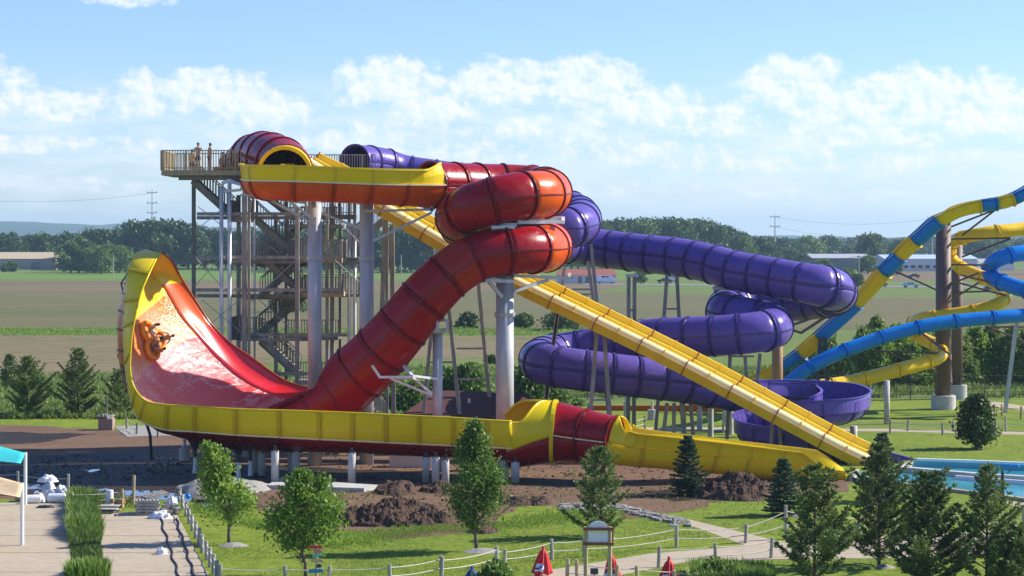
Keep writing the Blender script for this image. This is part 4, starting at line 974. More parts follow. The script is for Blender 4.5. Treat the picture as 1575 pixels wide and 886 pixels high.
# ================================================================ slides at the right
def alt(i): return (BLU, YEL)[(i // 2) % 2]
bf = thing('open_flume', 'open flume in alternating blue and yellow sections sweeping down past the brown pillars', 'water slide', P(1200, 590, 178))
q = Path([(1620, 262, 172, .66), (1580, 291, 172, .66), (1548, 306, 172, .66), (1515, 312, 172, .66), (1480, 319, 172, .66), (1452, 332, 172, .66), (1425, 354, 173, .66), (1395, 380, 174, .66), (1365, 412, 175, .66), (1340, 440, 176, .62), (1310, 472, 177, .62), (1280, 500, 178, .6), (1255, 523, 179, .6), (1232, 542, 180, .6), (1200, 563, 181, .6), (1160, 583, 182, .6), (1130, 596, 183, .6)], .4)
cols_ = []; xs_ = [1700, 1562, 1537, 1512, 1448, 1412, 1388, 1362, 1318, 1262, 1233, 1196, 1100]; cc_ = [BLU, YEL, BLU, YEL, BLU, GLD, BLU, GLD, BLU, GLD, BLU, GLD, BLU]
cq = [0] + [q.near(x) for x in xs_[1:-1]] + [q.len]
for a_, b_, m_ in zip(cq, cq[1:], cc_):
    for c_, d_ in zip(even(a_, b_, 3.2), even(a_, b_, 3.2)[1:]):
        o = obj('flume_section', sweep(q, c_, d_, arc(165, 375, 16), .5), m_, bf, smooth=True, solid=.06)
        obj('flange', ring(q, c_, arc(165, 375, 16), closed=False, h=.12), m_, o)
        obj('lip', sweep(q, c_, d_, lambda r, L: [(r * .97, .2), (r + .2, .2), (r + .2, .3), (r * .97, .3)], .5, True), m_, o); obj('lip', sweep(q, c_, d_, lambda r, L: [(-r * .97, .2), (-r - .2, .2), (-r - .2, .3), (-r * .97, .3)], .5, True), m_, o)
ys = thing('tube_slide', 'thin yellow tube slide zigzagging behind the two brown pillars', 'water slide', P(1260, 600, 178))
q = Path([(1630, 345, 190), (1575, 352, 189), (1535, 356, 188), (1500, 361, 188), (1478, 366, 189), (1464, 374, 192), (1461, 388, 195), (1466, 402, 195), (1482, 414, 193), (1510, 426, 191), (1532, 436, 188.5), (1545, 450, 186), (1538, 465, 184.5), (1510, 476, 184), (1460, 485, 184.5), (1420, 490, 185.5), (1402, 499, 188), (1405, 513, 190), (1425, 524, 189), (1443, 533, 187), (1448, 544, 184.5), (1435, 554, 182.5), (1400, 564, 181), (1360, 575, 180), (1310, 587, 179), (1270, 593, 178), (1225, 597, 177)], .3, .52)
tube_run(ys, q, even(0, q.len, 3.0), GLD, GLD, seam=False, fh=.10)
bs = thing('tube_slide', 'blue tube slide curling in from the right edge above the road', 'water slide', P(1575, 460, 182))
q = Path([(1660, 380, 186), (1600, 386, 184), (1560, 391, 183), (1535, 399, 183), (1523, 410, 184), (1524, 424, 184), (1540, 434, 182.5), (1570, 444, 181), (1620, 455, 180), (1670, 462, 179)], .3, .62)
tube_run(bs, q, even(0, q.len, 2.4), BLU, BLU, seam=False, fh=.12)
bs2 = thing('tube_slide', 'long blue tube slide descending leftwards in front of the green thicket', 'water slide', P(1212, 600, 172))
q = Path([(1680, 474, 182), (1600, 483, 180), (1540, 488, 179), (1480, 493, 178.5), (1430, 500, 178), (1380, 512, 177.6), (1330, 528, 177.2), (1290, 543, 176.8), (1262, 556, 176.6), (1235, 572, 176.6), (1215, 588, 177), (1200, 600, 177.5)], .3, .52)
tube_run(bs2, q, even(0, q.len, 3.0), BLU, BLU, seam=False, fh=.12)
# orange and blue open channel on the ground behind
oc = thing('lazy_channel', 'low orange open channel with a blue rim on the lawn behind the purple slide', 'water channel', G(800, 640))
for x0, x1, y in ((583, 640, 632), (905, 1140, 634)):
    a_, b_ = P(x0, y, 185), P(x1, y, 183); mb = MB(); mb.beam(a_, b_, .2, 1.1); obj('side_wall', mb, ORA if x0 > 700 else GLD, oc)
    mb = MB(); mb.beam(a_ + Vector((0, 1.2, .35)), b_ + Vector((0, 1.2, .35)), 1.0, .15); obj('rim', mb, BLU, oc)

# ================================================================ columns and piers
def column(px, ytop, r, d, m, label, cat='support column', name='support_column', base=None, zb=0.0, flanges=(), group=None, cap=None):
    lo = GD(px, d, zb); top = P(px, ytop, d); t = thing(name, label, cat, lo, group)
    mb = MB(); mb.lathe(lo, [(r, .02), (r, top.z - zb)], 24); obj('shaft', mb, m, t, smooth=False)
    t.children[0].data.polygons.foreach_set('use_smooth', [len(p.vertices) == 4 for p in t.children[0].data.polygons])
    for fy in flanges:
        z = P(px, fy, d).z - zb; mb = MB(); mb.lathe(lo, [(r * 1.0, z - .09), (r * 1.16, z - .09), (r * 1.16, z - .015), (r * 1.0, z - .015)], 24); mb.lathe(lo, [(r, z + .015), (r * 1.16, z + .015), (r * 1.16, z + .09), (r, z + .09)], 24)
        for k in range(16): a = k * .3927; mb.lathe(lo + Vector((math.cos(a) * r * 1.09, math.sin(a) * r * 1.09, 0)), [(.04, z - .16), (.04, z + .16)], 5)
        obj('bolted_flange', mb, m, t)
    if base:
        mb = MB(); mb.lathe(lo, [(base[0], 0), (base[0], base[1]), (base[0] * .96, base[1] + .04)], 24); obj('footing', mb, CONC, t)
    if cap:
        mb = MB(); mb.box(lo + Vector((0, 0, top.z - zb + .06)), cap, cap, .14); obj('cap_plate', mb, m, t)
    return t
column(484, 306, .43, 140, STEEL, 'tall bright galvanised column under the left half of the orange channel', flanges=(397,))
column(564, 306, .44, 141, STEEL, 'tall galvanised column under the right end of the orange channel', flanges=(398,), cap=1.3)
column(776.5, 420, .54, 137.5, STEEL, 'thick galvanised column under the lower coil of the red tube', flanges=(484,), cap=1.3)
column(673, 512, .30, 136.5, STEEL, 'short slim galvanised column under the descending red tube', cap=.9)
column(340.5, 288, .13, 146, WSTEEL, 'left of the two thin white columns under the upper deck', 'thin column')
column(353, 275, .13, 146, WSTEEL, 'right of the two thin white columns under the upper deck', 'thin column')
column(391.5, 302, .07, 147.5, WSTEEL, 'very thin pale pipe standing in front of the stair tower', 'pipe', name='pipe')
column(537, 312, .11, 150, WSTEEL, 'left of the two thin white columns beside the right galvanised column', 'thin column')
column(545.5, 312, .11, 150, WSTEEL, 'right of the two thin white columns beside the right galvanised column', 'thin column')
column(1451, 345, .62, 186, BROWN, 'big dark brown pillar carrying the blue and yellow flume', 'pillar', base=(1.0, 1.1), cap=1.0)
column(1472, 362, .48, 198, BROWN, 'slimmer reddish-brown pillar just behind the big dark brown pillar', 'pillar', base=(.85, 1.2))
column(1195.5, 452, .40, 165, TAN, 'tan round pillar under the right end of the long purple tube', 'pillar')
column(1364, 585, .22, 171, CONC, 'thin white-grey post under the lower end of the yellow tube slide', 'support post')
column(1313, 655, .24, 152, CONC, 'short pale post under the right end of the open purple curve', 'support post')
for px, py, yt, r, lb in ((541, 746, 697, .22, 'grey concrete pier alone under the yellow wall, right of the pale slab'), (655, 742, 704, .20, 'leftmost of three grey piers behind the oval tree'), (670, 746, 704, .22, 'middle of three grey piers behind the oval tree'), (685, 746, 708, .22, 'rightmost of three grey piers behind the oval tree'),
    (775, 738, 708, .26, 'left grey pier of the pair below the yellow collar'), (792.5, 742, 711, .24, 'right grey pier of the pair below the yellow collar'), (391, 727, 692, .24, 'back pier of the pair under the dark red belly'), (402.5, 732, 692, .22, 'pale pier standing in front of the back pier under the dark red belly'), (423, 746, 694, .22, 'blue-grey pier in front of the gravel heap'),
    (447.5, 728, 694, .20, 'left pier behind the middle round tree'), (455, 735, 694, .26, 'wide shaded pier behind the middle round tree')):
    b = G(px, py); t = thing('concrete_pier', lb, 'pier', b, 'concrete piers under the red slide')
    mb = MB(); mb.lathe(b, [(r, 0), (r, P(px, yt, b.y).z), (r * .9, P(px, yt, b.y).z + .03)], 20); obj('shaft', mb, CONC, t)
    t.children[0].data.polygons.foreach_set('use_smooth', [len(p.vertices) == 4 for p in t.children[0].data.polygons])
    mb = MB(); mb.beam(P(px, yt, b.y), P(px, yt - 8, b.y), .14); mb.box(P(px, yt - .5, b.y), r * 1.6, r * 1.6, .1); obj('stub', mb, DSTEEL, t)
for px, py, yt, lb in ((300, 728, 688, 'dark steel prop on a white foot left of the gravel heap'), (367, 735, 696, 'dark steel prop on a white foot right of the gravel heap'), (385, 732, 690, 'thick dark steel prop behind the gravel heap')):
    b = G(px, py); t = thing('steel_prop', lb, 'prop', b); z = P(px, yt, b.y).z
    mb = MB(); mb.lathe(b, [(.16, 0), (.10, .5), (.10, .9)], 10); obj('foot', mb, WHITE, t)
    mb = MB(); mb.lathe(b, [(.12, .9), (.12, z)], 10); mb.lathe(b, [(.12, z - .1), (.5, z + .5)], 10); obj('shaft', mb, DSTEEL, t)
b = G(284, 709); t = thing('pump_footing', 'round pale concrete footing with a metal fitting on the bare earth', 'footing', b)
mb = MB(); mb.lathe(b, [(.34, 0), (.34, .75), (.3, .8)], 20); obj('drum', mb, CONC, t); mb = MB(); mb.lathe(b, [(.18, .8), (.22, .9), (.1, 1.0), (.1, 1.3), (.2, 1.35)], 12); obj('fitting', mb, STEEL, t)
# purple slide piers
for i, (px, py, yt, r) in enumerate(((1123, 668, 632, .25), (1140, 672, 630, .22), (1168, 672, 632, .22), (1093, 672, 628, .2), (1115, 655, 633, .2), (1076, 662, 630, .2), (963, 646, 618, .2), (1003, 646, 630, .35))):
    b = G(px, py); t = thing('concrete_pier', 'grey concrete pier under the lower purple tube, %s of eight from the left' % ('sixth', 'seventh', 'eighth', 'fourth', 'fifth', 'third', 'first', 'second')[i], 'pier', b, 'piers under the lower purple tube')
    mb = MB(); mb.lathe(b, [(r, 0), (r, P(px, yt, b.y).z)], 18); mb.lathe(b, [(.1, 0), (.1, P(px, yt - 12, b.y).z)], 8); obj('shaft', mb, CONC, t)
# trestles
def trestle(legs, d, rungs, label, m=WOOD, w=.24, name='trestle', foot=None):
    x = (legs[0][2] + legs[-1][2]) / 2; yb = max(l[3] for l in legs); t = thing(name, label, 'trestle', P(x, gy(d), d))
    for l in legs:
        mb = MB(); a = P(l[0], l[1], d); b_ = P(l[2], l[3], d); k = (a.z - 0) / (a.z - b_.z); b_ = a + (b_ - a) * k if l[3] < gy(d) + 40 else b_
        b_.z = max(b_.z, 0); mb.beam(a, b_, w); obj('leg', mb, m, t)
    for r in rungs:
        mb = MB(); mb.beam(P(r[0], r[1], d), P(r[2], r[3], d), w * .55); obj('rung', mb, m, t)
    return t
trestle([(592, 345, 588, 470), (603, 345, 604, 470)], 152, [(591, 412, 603, 412), (590, 465, 604, 465)], 'brown double post just right of the right galvanised column', w=.3)
trestle([(669, 450, 655, 600), (688, 450, 703, 600)], 148, [(666, 507, 694, 507), (660, 557, 698, 557)], 'spread timber trestle behind the slim galvanised column')
trestle([(735, 430, 752, 605)], 152, [(702, 536, 745, 536), (705, 584, 750, 584)], 'leaning timber leg between the slim and the thick columns')
trestle([(909, 375, 932, 600), (904, 402, 918, 500)], 156, [(880, 445, 908, 445), (885, 453, 908, 453)], 'tall leaning timber trestle under the purple turn beside the red coil', w=.22)
trestle([(868, 412, 848, 560), (858, 470, 846, 560)], 150, [(850, 520, 860, 520)], 'leaning trestle just left of where the golden slide leaves the red coil', w=.2)
trestle([(918, 508, 908, 640), (929, 510, 938, 640)], 146.2, [(917, 559, 930, 559), (912, 615, 933, 615)], 'timber A-frame in front of the purple tube carrying the golden slide', m=WOOD, w=.26)
trestle([(967, 425, 966, 640), (976, 425, 975, 640)], 160.5, [(966, 477, 976, 477)], 'upright pair of posts under the middle of the long purple tube', w=.26)
trestle([(1026, 422, 1016, 560), (1041, 422, 1048, 560)], 159.5, [(1022, 475, 1044, 475)], 'A-frame trestle under the long purple tube above the road', w=.24)
trestle([(1026, 620, 1019, 680), (1037, 620, 1036, 680), (1048, 620, 1052, 680), (1062, 620, 1067, 680)], 150.4, [], 'four splayed posts under the lower purple tube beside the yellow run-out', w=.24)
trestle([(1123, 548, 1121, 600), (1146, 548, 1149, 600), (1169, 544, 1163, 600)], 152, [(1120, 548, 1160, 548)], 'three posts under the middle purple turn', w=.22)
trestle([(1188, 645, 1185, 700), (1199, 645, 1201, 700)], 143.4, [], 'pair of timber posts under the lower end of the golden slide', w=.22)
trestle([(1262, 518, 1257, 600), (1269, 520, 1273, 600)], 177.5, [], 'pair of dark posts under the bend of the blue and yellow flume', m=DSTEEL, w=.3)
trestle([(1564, 494, 1547, 625)], 182, [], 'leaning grey post near the right edge under the blue tube', m=STEEL, w=.28)
# right pillar arms
t = thing('strut_frame', 'thin dark steel struts fanning out from the two brown pillars', 'struts', P(1452, 480, 187))
for i, s_ in enumerate(((1460, 350, 1532, 322), (1480, 362, 1532, 322), (1455, 368, 1555, 366), (1480, 395, 1555, 367), (1372, 415, 1443, 447), (1460, 435, 1478, 436), (1462, 407, 1520, 408), (1478, 423, 1535, 437), (1462, 462, 1505, 435), (1475, 435, 1548, 455), (1462, 437, 1505, 420), (1462, 450, 1520, 448), (1347, 540, 1443, 543), (1363, 541, 1440, 574), (1415, 510, 1460, 545), (1462, 545, 1463, 590), (1520, 503, 1575, 503), (1525, 505, 1575, 525), (1218, 500, 1265, 484), (1232, 512, 1275, 484), (1210, 475, 1300, 476))):
    mb = MB(); mb.tube([P(s_[0], s_[1], 186.5), P(s_[2], s_[3], 182)], .08 if i < 18 else .12, 6); obj('strut', mb, BROWN, t)
t = thing('bracket', 'rust-brown bracket and pale saddle under the drop of the long purple tube', 'bracket', P(1195, 455, 164))
mb = MB(); mb.beam(P(1098, 447, 160), P(1295, 452, 160), .16); mb.beam(P(1205, 476, 163), P(1300, 476, 160), .14); mb.beam(P(1195, 500, 164), P(1232, 512, 160), .14); obj('arm', mb, BROWN, t)
mb = MB(); mb.box(P(1112, 443, 158.5), 1.4, .8, .3); mb.box(P(1040, 423, 160), .8, .8, .3); mb.box(P(972, 424, 160.5), .9, .6, .2); obj('saddle', mb, WSTEEL, t)

# ================================================================ stair tower
tw = thing('stair_tower', 'tall weathered timber and steel stair tower with a railed deck at the top left', 'stair tower', GD(410, 148))
def TP(x, y, d=148): return P(x, y, d)
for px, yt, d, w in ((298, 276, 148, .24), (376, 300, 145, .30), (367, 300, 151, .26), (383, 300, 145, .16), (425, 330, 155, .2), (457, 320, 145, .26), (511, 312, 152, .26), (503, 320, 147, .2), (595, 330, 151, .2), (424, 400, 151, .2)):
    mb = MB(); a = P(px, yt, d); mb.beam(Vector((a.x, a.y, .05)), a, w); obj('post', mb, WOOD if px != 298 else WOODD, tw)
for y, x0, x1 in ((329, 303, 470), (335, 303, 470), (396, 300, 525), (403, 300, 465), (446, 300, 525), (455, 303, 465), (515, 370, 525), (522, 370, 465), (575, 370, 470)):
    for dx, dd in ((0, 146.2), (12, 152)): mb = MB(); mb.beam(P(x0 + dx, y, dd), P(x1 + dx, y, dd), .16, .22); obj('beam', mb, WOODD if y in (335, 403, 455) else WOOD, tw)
for a_, b_ in (((305, 318), (345, 350)), ((305, 352), (345, 318)), ((300, 395), (340, 440)), ((340, 395), (300, 440)), ((355, 403), (378, 400)), ((303, 455), (376, 515)), ((376, 455), (303, 515)), ((380, 470), (455, 400)), ((392, 455), (452, 510)), ((515, 400), (560, 440)), ((560, 400), (515, 440)), ((380, 500), (420, 530)), ((520, 340), (560, 380)), ((520, 380), (560, 345))):
    mb = MB(); mb.tube([P(*a_, 145.8), P(*b_, 145.8)], .026, 5); obj('cross_brace', mb, STEEL, tw)
def railing(a, b_, h, m=WOODL, sp=.17, w=.055, name='railing'):
    mb = MB(); up = Vector((0, 0, h)); L = (b_ - a).length; n = max(2, int(L / sp))
    mb.beam(a + up, b_ + up, .10, .06); mb.beam(a + up * .12, b_ + up * .12, .06, .06)
    for i in range(n + 1):
        p = a.lerp(b_, i / n); k = i % 9 == 0; mb.beam(p, p + up, .12 if k else w)
    return obj(name, mb, m, tw)
def deck(x0, x1, y, d0, d1, m=WOOD, th=.28, sides='lrf', h=1.1, rm=WOOD):
    a, b_ = P(x0, y, d0), P(x1, y, d0); z = a.z; c = Vector(((a.x + b_.x) / 2, (d0 + d1) / 2, z - th / 2))
    mb = MB(); mb.box(c, b_.x - a.x, d1 - d0, th); o = obj('landing', mb, m, tw)
    if 'f' in sides: railing(Vector((a.x, d0 + .06, z)), Vector((b_.x, d0 + .06, z)), h, rm)
    if 'b' in sides: railing(Vector((a.x, d1 - .06, z)), Vector((b_.x, d1 - .06, z)), h, rm)
    if 'l' in sides: railing(Vector((a.x + .06, d0, z)), Vector((a.x + .06, d1, z)), h, rm)
    if 'r' in sides: railing(Vector((b_.x - .06, d0, z)), Vector((b_.x - .06, d1, z)), h, rm)
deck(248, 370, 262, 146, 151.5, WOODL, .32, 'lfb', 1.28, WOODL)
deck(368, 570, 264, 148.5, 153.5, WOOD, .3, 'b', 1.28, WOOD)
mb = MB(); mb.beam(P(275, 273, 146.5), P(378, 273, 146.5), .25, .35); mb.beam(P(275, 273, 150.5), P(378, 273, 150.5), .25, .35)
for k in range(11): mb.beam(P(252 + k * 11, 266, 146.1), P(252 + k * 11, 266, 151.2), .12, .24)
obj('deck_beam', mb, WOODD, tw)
def flight(x0, y0, x1, y1, d, wd=1.6, m=WOOD):
    a, b_ = P(x0, y0, d), P(x1, y1, d); L = (b_ - a); n = max(4, int(abs(L.z) / .19)); mb = MB(); W = Vector((0, wd, 0))
    for q_ in (Vector((0, 0, 0)), W): mb.beam(a + q_, b_ + q_, .10, .42)
    for i in range(n): p = a.lerp(b_, (i + .5) / n); mb.box(p + W * .5 + Vector((0, 0, .12)), abs(L.x) / n * 1.15, wd, .06); mb.box(p + W * .5 + Vector((0, 0, .03)), .04, wd, .17)
    obj('stair_flight', mb, m, tw)
    for q_ in (Vector((0, 0, .18)), W + Vector((0, 0, .18))):
        r_b = MB(); up = Vector((0, 0, 1.05)); r_b.beam(a + q_ + up, b_ + q_ + up, .09, .07); k = max(3, int(L.length / .24))
        for i in range(k + 1): p = a.lerp(b_, i / k) + q_; r_b.beam(p, p + up, .05)
        obj('railing', r_b, m, tw)
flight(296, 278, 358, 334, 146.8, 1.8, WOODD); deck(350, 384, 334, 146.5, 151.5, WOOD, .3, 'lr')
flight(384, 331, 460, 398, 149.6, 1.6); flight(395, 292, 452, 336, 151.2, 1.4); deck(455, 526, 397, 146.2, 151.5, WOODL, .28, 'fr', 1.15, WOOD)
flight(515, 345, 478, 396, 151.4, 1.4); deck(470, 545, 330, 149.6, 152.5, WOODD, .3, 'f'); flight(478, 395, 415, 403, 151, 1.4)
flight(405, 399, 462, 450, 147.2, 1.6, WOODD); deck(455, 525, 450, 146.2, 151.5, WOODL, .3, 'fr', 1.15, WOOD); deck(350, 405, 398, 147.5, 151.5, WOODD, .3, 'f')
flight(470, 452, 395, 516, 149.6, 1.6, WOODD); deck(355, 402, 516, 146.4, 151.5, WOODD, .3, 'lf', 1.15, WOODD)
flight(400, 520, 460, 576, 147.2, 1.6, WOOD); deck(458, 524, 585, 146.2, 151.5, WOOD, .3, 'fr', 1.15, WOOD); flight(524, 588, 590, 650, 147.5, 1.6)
deck(378, 460, 456, 147, 151, WOODD, .2, ''); deck(523, 560, 396, 149.5, 152, WOOD, .2, '')
flight(600, 330, 540, 380, 153.5, 1.5)
flight(465, 345, 400, 398, 153.4, 1.4); flight(400, 456, 458, 403, 153.0, 1.5); flight(455, 575, 400, 525, 152.6, 1.5, WOODD)
deck(395, 470, 404, 149, 153.4, WOODD, .25, 'f'); deck(440, 526, 345, 150, 153.5, WOOD, .25, 'f'); deck(480, 560, 452, 150, 153, WOOD, .22, 'f'); deck(440, 520, 518, 150, 153, WOODD, .22, 'f')
for px in (440, 487, 523):
    mb = MB(); a = P(px, 310, 153.2); mb.beam(Vector((a.x, a.y, .05)), a, .18); obj('post', mb, WOODD, tw)

mb = MB(); mb.tube([P(341, 290, 146), P(343, 281, 146), P(352, 278, 146), P(372, 284, 145), P(376, 300, 145)], .13, 8); mb.tube([P(342, 295, 146), P(370, 292, 145), P(373, 284, 145)], .09, 8)
tag(obj('water_pipe', mb, WSTEEL, smooth=True), 'white curved water pipe under the upper deck', 'pipe')
# ================================================================ people
def skinned(name, joints, edges, root, m, parent, off):
    """joints: dict name -> (x, y, z, r)"""
    ks = list(joints); me = bpy.data.meshes.new(name)
    me.from_pydata([Vector(joints[k][:3]) for k in ks], [(ks.index(a), ks.index(b)) for a, b in edges], [])
    o = bpy.data.objects.new(name, me); C.objects.link(o); o.parent = parent; WL[o.name] = off
    sk = o.modifiers.new('skin', 'SKIN'); sk.use_smooth_shade = True
    for i, k in enumerate(ks):
        v = me.skin_vertices[0].data[i]; r = joints[k][3]; v.radius = (r, r) if not isinstance(r, tuple) else r; v.use_root = (k == root)
    ss = o.modifiers.new('smooth', 'SUBSURF'); ss.levels = 2; ss.render_levels = 2; me.materials.append(m); return o
def person(label, loc, rot, pose, shorts, top=None, hair=HAIR, group=None, hairlen=0.0):
    """pose: 'stand', 'lean', 'sit'; rot is a 3x3 matrix from the figure's frame (facing -y) to the world"""
    root = thing('person', label, 'person', loc, group); root.rotation_mode = 'QUATERNION'; root.rotation_quaternion = rot.to_quaternion()
    J = {}
    if pose in ('stand', 'lean'):
        hz = .93; ln = .10 if pose == 'lean' else 0
        J = dict(hip=(0, 0, hz, .15), belly=(0, -.01, 1.10, .135), chest=(0, -ln, 1.32, .155), neckb=(0, -ln * 1.5, 1.47, .085), neck=(0, -ln * 1.7, 1.53, .052), head=(0, -ln * 2.1, 1.63, .088), crown=(0, -ln * 2.1 + .01, 1.72, .07))
        for s, n in ((-1, 'l'), (1, 'r')):
            J.update({'h' + n: (s * .09, 0, .88, .10), 'k' + n: (s * .10, -.02, .49, .062), 'a' + n: (s * .10, .02, .09, .04), 't' + n: (s * .12, -.15, .04, .035)})
            if pose == 'lean': J.update({'s' + n: (s * .19, -ln * 1.4, 1.42, .06), 'e' + n: (s * .30, -.22, 1.20, .042), 'w' + n: (s * .18, -.42, 1.17, .03), 'f' + n: (s * .12, -.50, 1.16, .026)})
            else: J.update({'s' + n: (s * .19, 0, 1.42, .06), 'e' + n: (s * .26, .02, 1.14, .042), 'w' + n: (s * .27, -.06, .90, .03), 'f' + n: (s * .27, -.10, .80, .028)})
    else:
        J = dict(hip=(0, 0, .12, .15), belly=(0, .07, .30, .13), chest=(0, .14, .50, .15), neckb=(0, .15, .64, .08), neck=(0, .14, .70, .05), head=(0, .11, .80, .088), crown=(0, .11, .89, .07))
        for s, n in ((-1, 'l'), (1, 'r')):
            J.update({'h' + n: (s * .10, -.06, .12, .10), 'k' + n: (s * .17, -.46, .26, .062), 'a' + n: (s * .15, -.84, .10, .04), 't' + n: (s * .16, -.96, .18, .033),
                      's' + n: (s * .19, .14, .58, .058), 'e' + n: (s * .36, .05, .36, .042), 'w' + n: (s * .42, -.18, .28, .03), 'f' + n: (s * .42, -.27, .26, .028)})
    E = [('hip', 'belly'), ('belly', 'chest'), ('chest', 'neckb'), ('neckb', 'neck'), ('neck', 'head'), ('head', 'crown')]
    for n in 'lr': E += [('hip', 'h' + n), ('h' + n, 'k' + n), ('k' + n, 'a' + n), ('a' + n, 't' + n), ('chest', 's' + n), ('s' + n, 'e' + n), ('e' + n, 'w' + n), ('w' + n, 'f' + n)]
    skinned('body', J, E, 'hip', SKIN, root, Vector(loc))
    S = {k: (*J[k][:3], J[k][3] + .022) for k in ('hip', 'hl', 'hr')}
    for n in 'lr':
        a, b_ = Vector(J['h' + n][:3]), Vector(J['k' + n][:3]); q = a.lerp(b_, .72); S['q' + n] = (*q, .088)
    S['top'] = (J['belly'][0], J['belly'][1], J['hip'][2] + .10, .155)
    skinned('shorts', S, [('hip', 'top'), ('hip', 'hl'), ('hip', 'hr'), ('hl', 'ql'), ('hr', 'qr')], 'hip', shorts, root, Vector(loc))
    if top:
        T = {k: (*J[k][:3], J[k][3] + .02) for k in ('belly', 'chest', 'sl', 'sr')}; T['nk'] = (*J['neckb'][:3], .075)
        skinned('shirt', T, [('belly', 'chest'), ('chest', 'sl'), ('chest', 'sr'), ('chest', 'nk')], 'chest', top, root, Vector(loc))
    hx, hy, hz2, _ = J['head']; mb = MB(); vs = []
    for i in range(7):
        e = -.15 + i * .28; 
        for k in range(12):
            a = k * .5236; f = 1.0 if math.sin(a) > -.3 or e > .55 else .6
            vs.append(Vector(loc) + Vector((hx + .105 * math.cos(a) * math.cos(e), hy + .015 + .118 * f * math.sin(a) * math.cos(e), hz2 + .02 + .135 * math.sin(e) - (hairlen if e < .2 and math.sin(a) > 0 else 0))))
    fs = [(i * 12 + k, i * 12 + (k + 1) % 12, (i + 1) * 12 + (k + 1) % 12, (i + 1) * 12 + k) for i in range(6) for k in range(12)]; fs.append(tuple(range(72, 84)))
    mb.add(vs, fs); obj('hair', mb, hair, root, smooth=True); return root
RS = mat('red_cloth', (.45, .02, .02), rough=.8); NV = mat('navy_cloth', (.02, .03, .10), rough=.8); WC = mat('white_cloth', (.7, .7, .72), rough=.8); YC = mat('yellow_cloth', (.75, .5, .04), rough=.8)
def rz(a): return Matrix.Rotation(R(a), 3, 'Z')
dz = P(305, 262, 147).z + .02
person('shirtless swimmer in dark shorts leaning on the rail of the upper deck with both arms', Vector((P(304, 262, 146.9).x, 147.1, dz)), rz(10), 'lean', NV)
person('shirtless swimmer in black shorts standing right of the leaning one on the upper deck', Vector((P(321, 262, 147).x, 147.6, dz)), rz(-60), 'stand', BLACK)
person('swimmer in yellow top standing at the left of the group on the upper deck', Vector((P(289, 262, 147).x, 149.0, dz - .35)), rz(150), 'stand', NV, YC, hairlen=.1)
person('shorter swimmer in red shorts standing beside the orange raft on the upper deck', Vector((P(340, 262, 147).x, 148.2, dz - .55)), rz(30), 'stand', RS)
def raft(label, loc, rot, tubes=3, r=.62, m=GLD, sc=1.0):
    t = thing('raft', label, 'raft', loc); t.rotation_mode = 'QUATERNION'; t.rotation_quaternion = rot.to_quaternion(); t.scale = (sc, sc, sc)
    L = Vector(loc)
    for k in range(tubes):
        a = 2 * math.pi * k / tubes; c = Vector((math.cos(a), math.sin(a), 0)) * .66; vs = []; fs = []
        n, mm = 28, 12
        for i in range(n):
            u = 2 * math.pi * i / n
            for j in range(mm):
                v = 2 * math.pi * j / mm; q = r + .15 * math.cos(v); vs.append(L + c + Vector((q * math.cos(u), q * math.sin(u), .20 + .17 * math.sin(v))))
        fs = [(i * mm + j, ((i + 1) % n) * mm + j, ((i + 1) % n) * mm + (j + 1) % mm, i * mm + (j + 1) % mm) for i in range(n) for j in range(mm)]
        mb = MB(); mb.add(vs, fs); obj('ring_tube', mb, m, t, smooth=True)
        mb = MB(); mb.lathe(L + c, [(r, .06), (r, .12)], 20); obj('floor', mb, m, t)
    return t
RAFT = mat('orange_vinyl', (.85, .27, .015), rough=.35, var=.08)
raft('orange raft lying on the upper deck behind the rail', Vector((P(340, 262, 147).x, 149.6, dz)), rz(0), 3, m=RAFT, sc=.75)
# riders on the wave wall
def wall_frame(i, v):
    a = floor_pt(i - 1, v); b_ = floor_pt(i + 1, v); w = floor_pt(i, v + .03) - floor_pt(i, v - .03); n = (b_ - a).cross(w).normalized(); c = floor_pt(i, v)
    if n.dot((rC[i] + rA[i]) / 2 - floor_pt(i, .5)) < 0: n = -n
    return c, n
def find(px, py, j0=0):
    best = None
    for i in range(8, 70):
        for k in range(6, 95):
            v = k / 100; p = floor_pt(i, v); e = (CX + F * p.x / p.y - px) ** 2 + (HY - F * (p.z - H) / p.y - py) ** 2
            if best is None or e < best[0]: best = (e, i, v)
    return best[1], best[2]
i_, v_ = find(231, 524); c_, n_ = wall_frame(i_, v_)
down = (Vector((0, 0, -1)) - n_ * Vector((0, 0, -1)).dot(n_)).normalized(); side = n_.cross(down).normalized()
def basis(x, y, z): return Matrix((x, y, z)).transposed()
rot = basis(side, -down, n_)
raft('orange cloverleaf raft carrying three riders across the curved wave wall', c_ + n_ * .06, rot, 3, .56, RAFT, 1.0)
for k, (lb, sh, tp, hl) in enumerate((('rider in dark swimwear at the top of the orange raft on the wave wall', BLACK, None, .02), ('rider in a pale patterned top and white shorts at the bottom of the orange raft', WC, WC, .12), ('shirtless rider in dark trunks at the right side of the orange raft', NV, None, .0))):
    a = 2 * math.pi * k / 3 + (1.57 if k else 1.57)
    a = (2 * math.pi / 3) * (0, 1, 2)[k]
    o_ = (side * math.cos(a) - down * math.sin(a)) * .74 + n_ * .30
    rad = (side * math.cos(a) - down * math.sin(a)); y_ = rad; x_ = y_.cross(n_).normalized()
    person(lb, c_ + o_ + n_ * .0, basis(x_, y_, n_), 'sit', sh, tp, hairlen=hl)

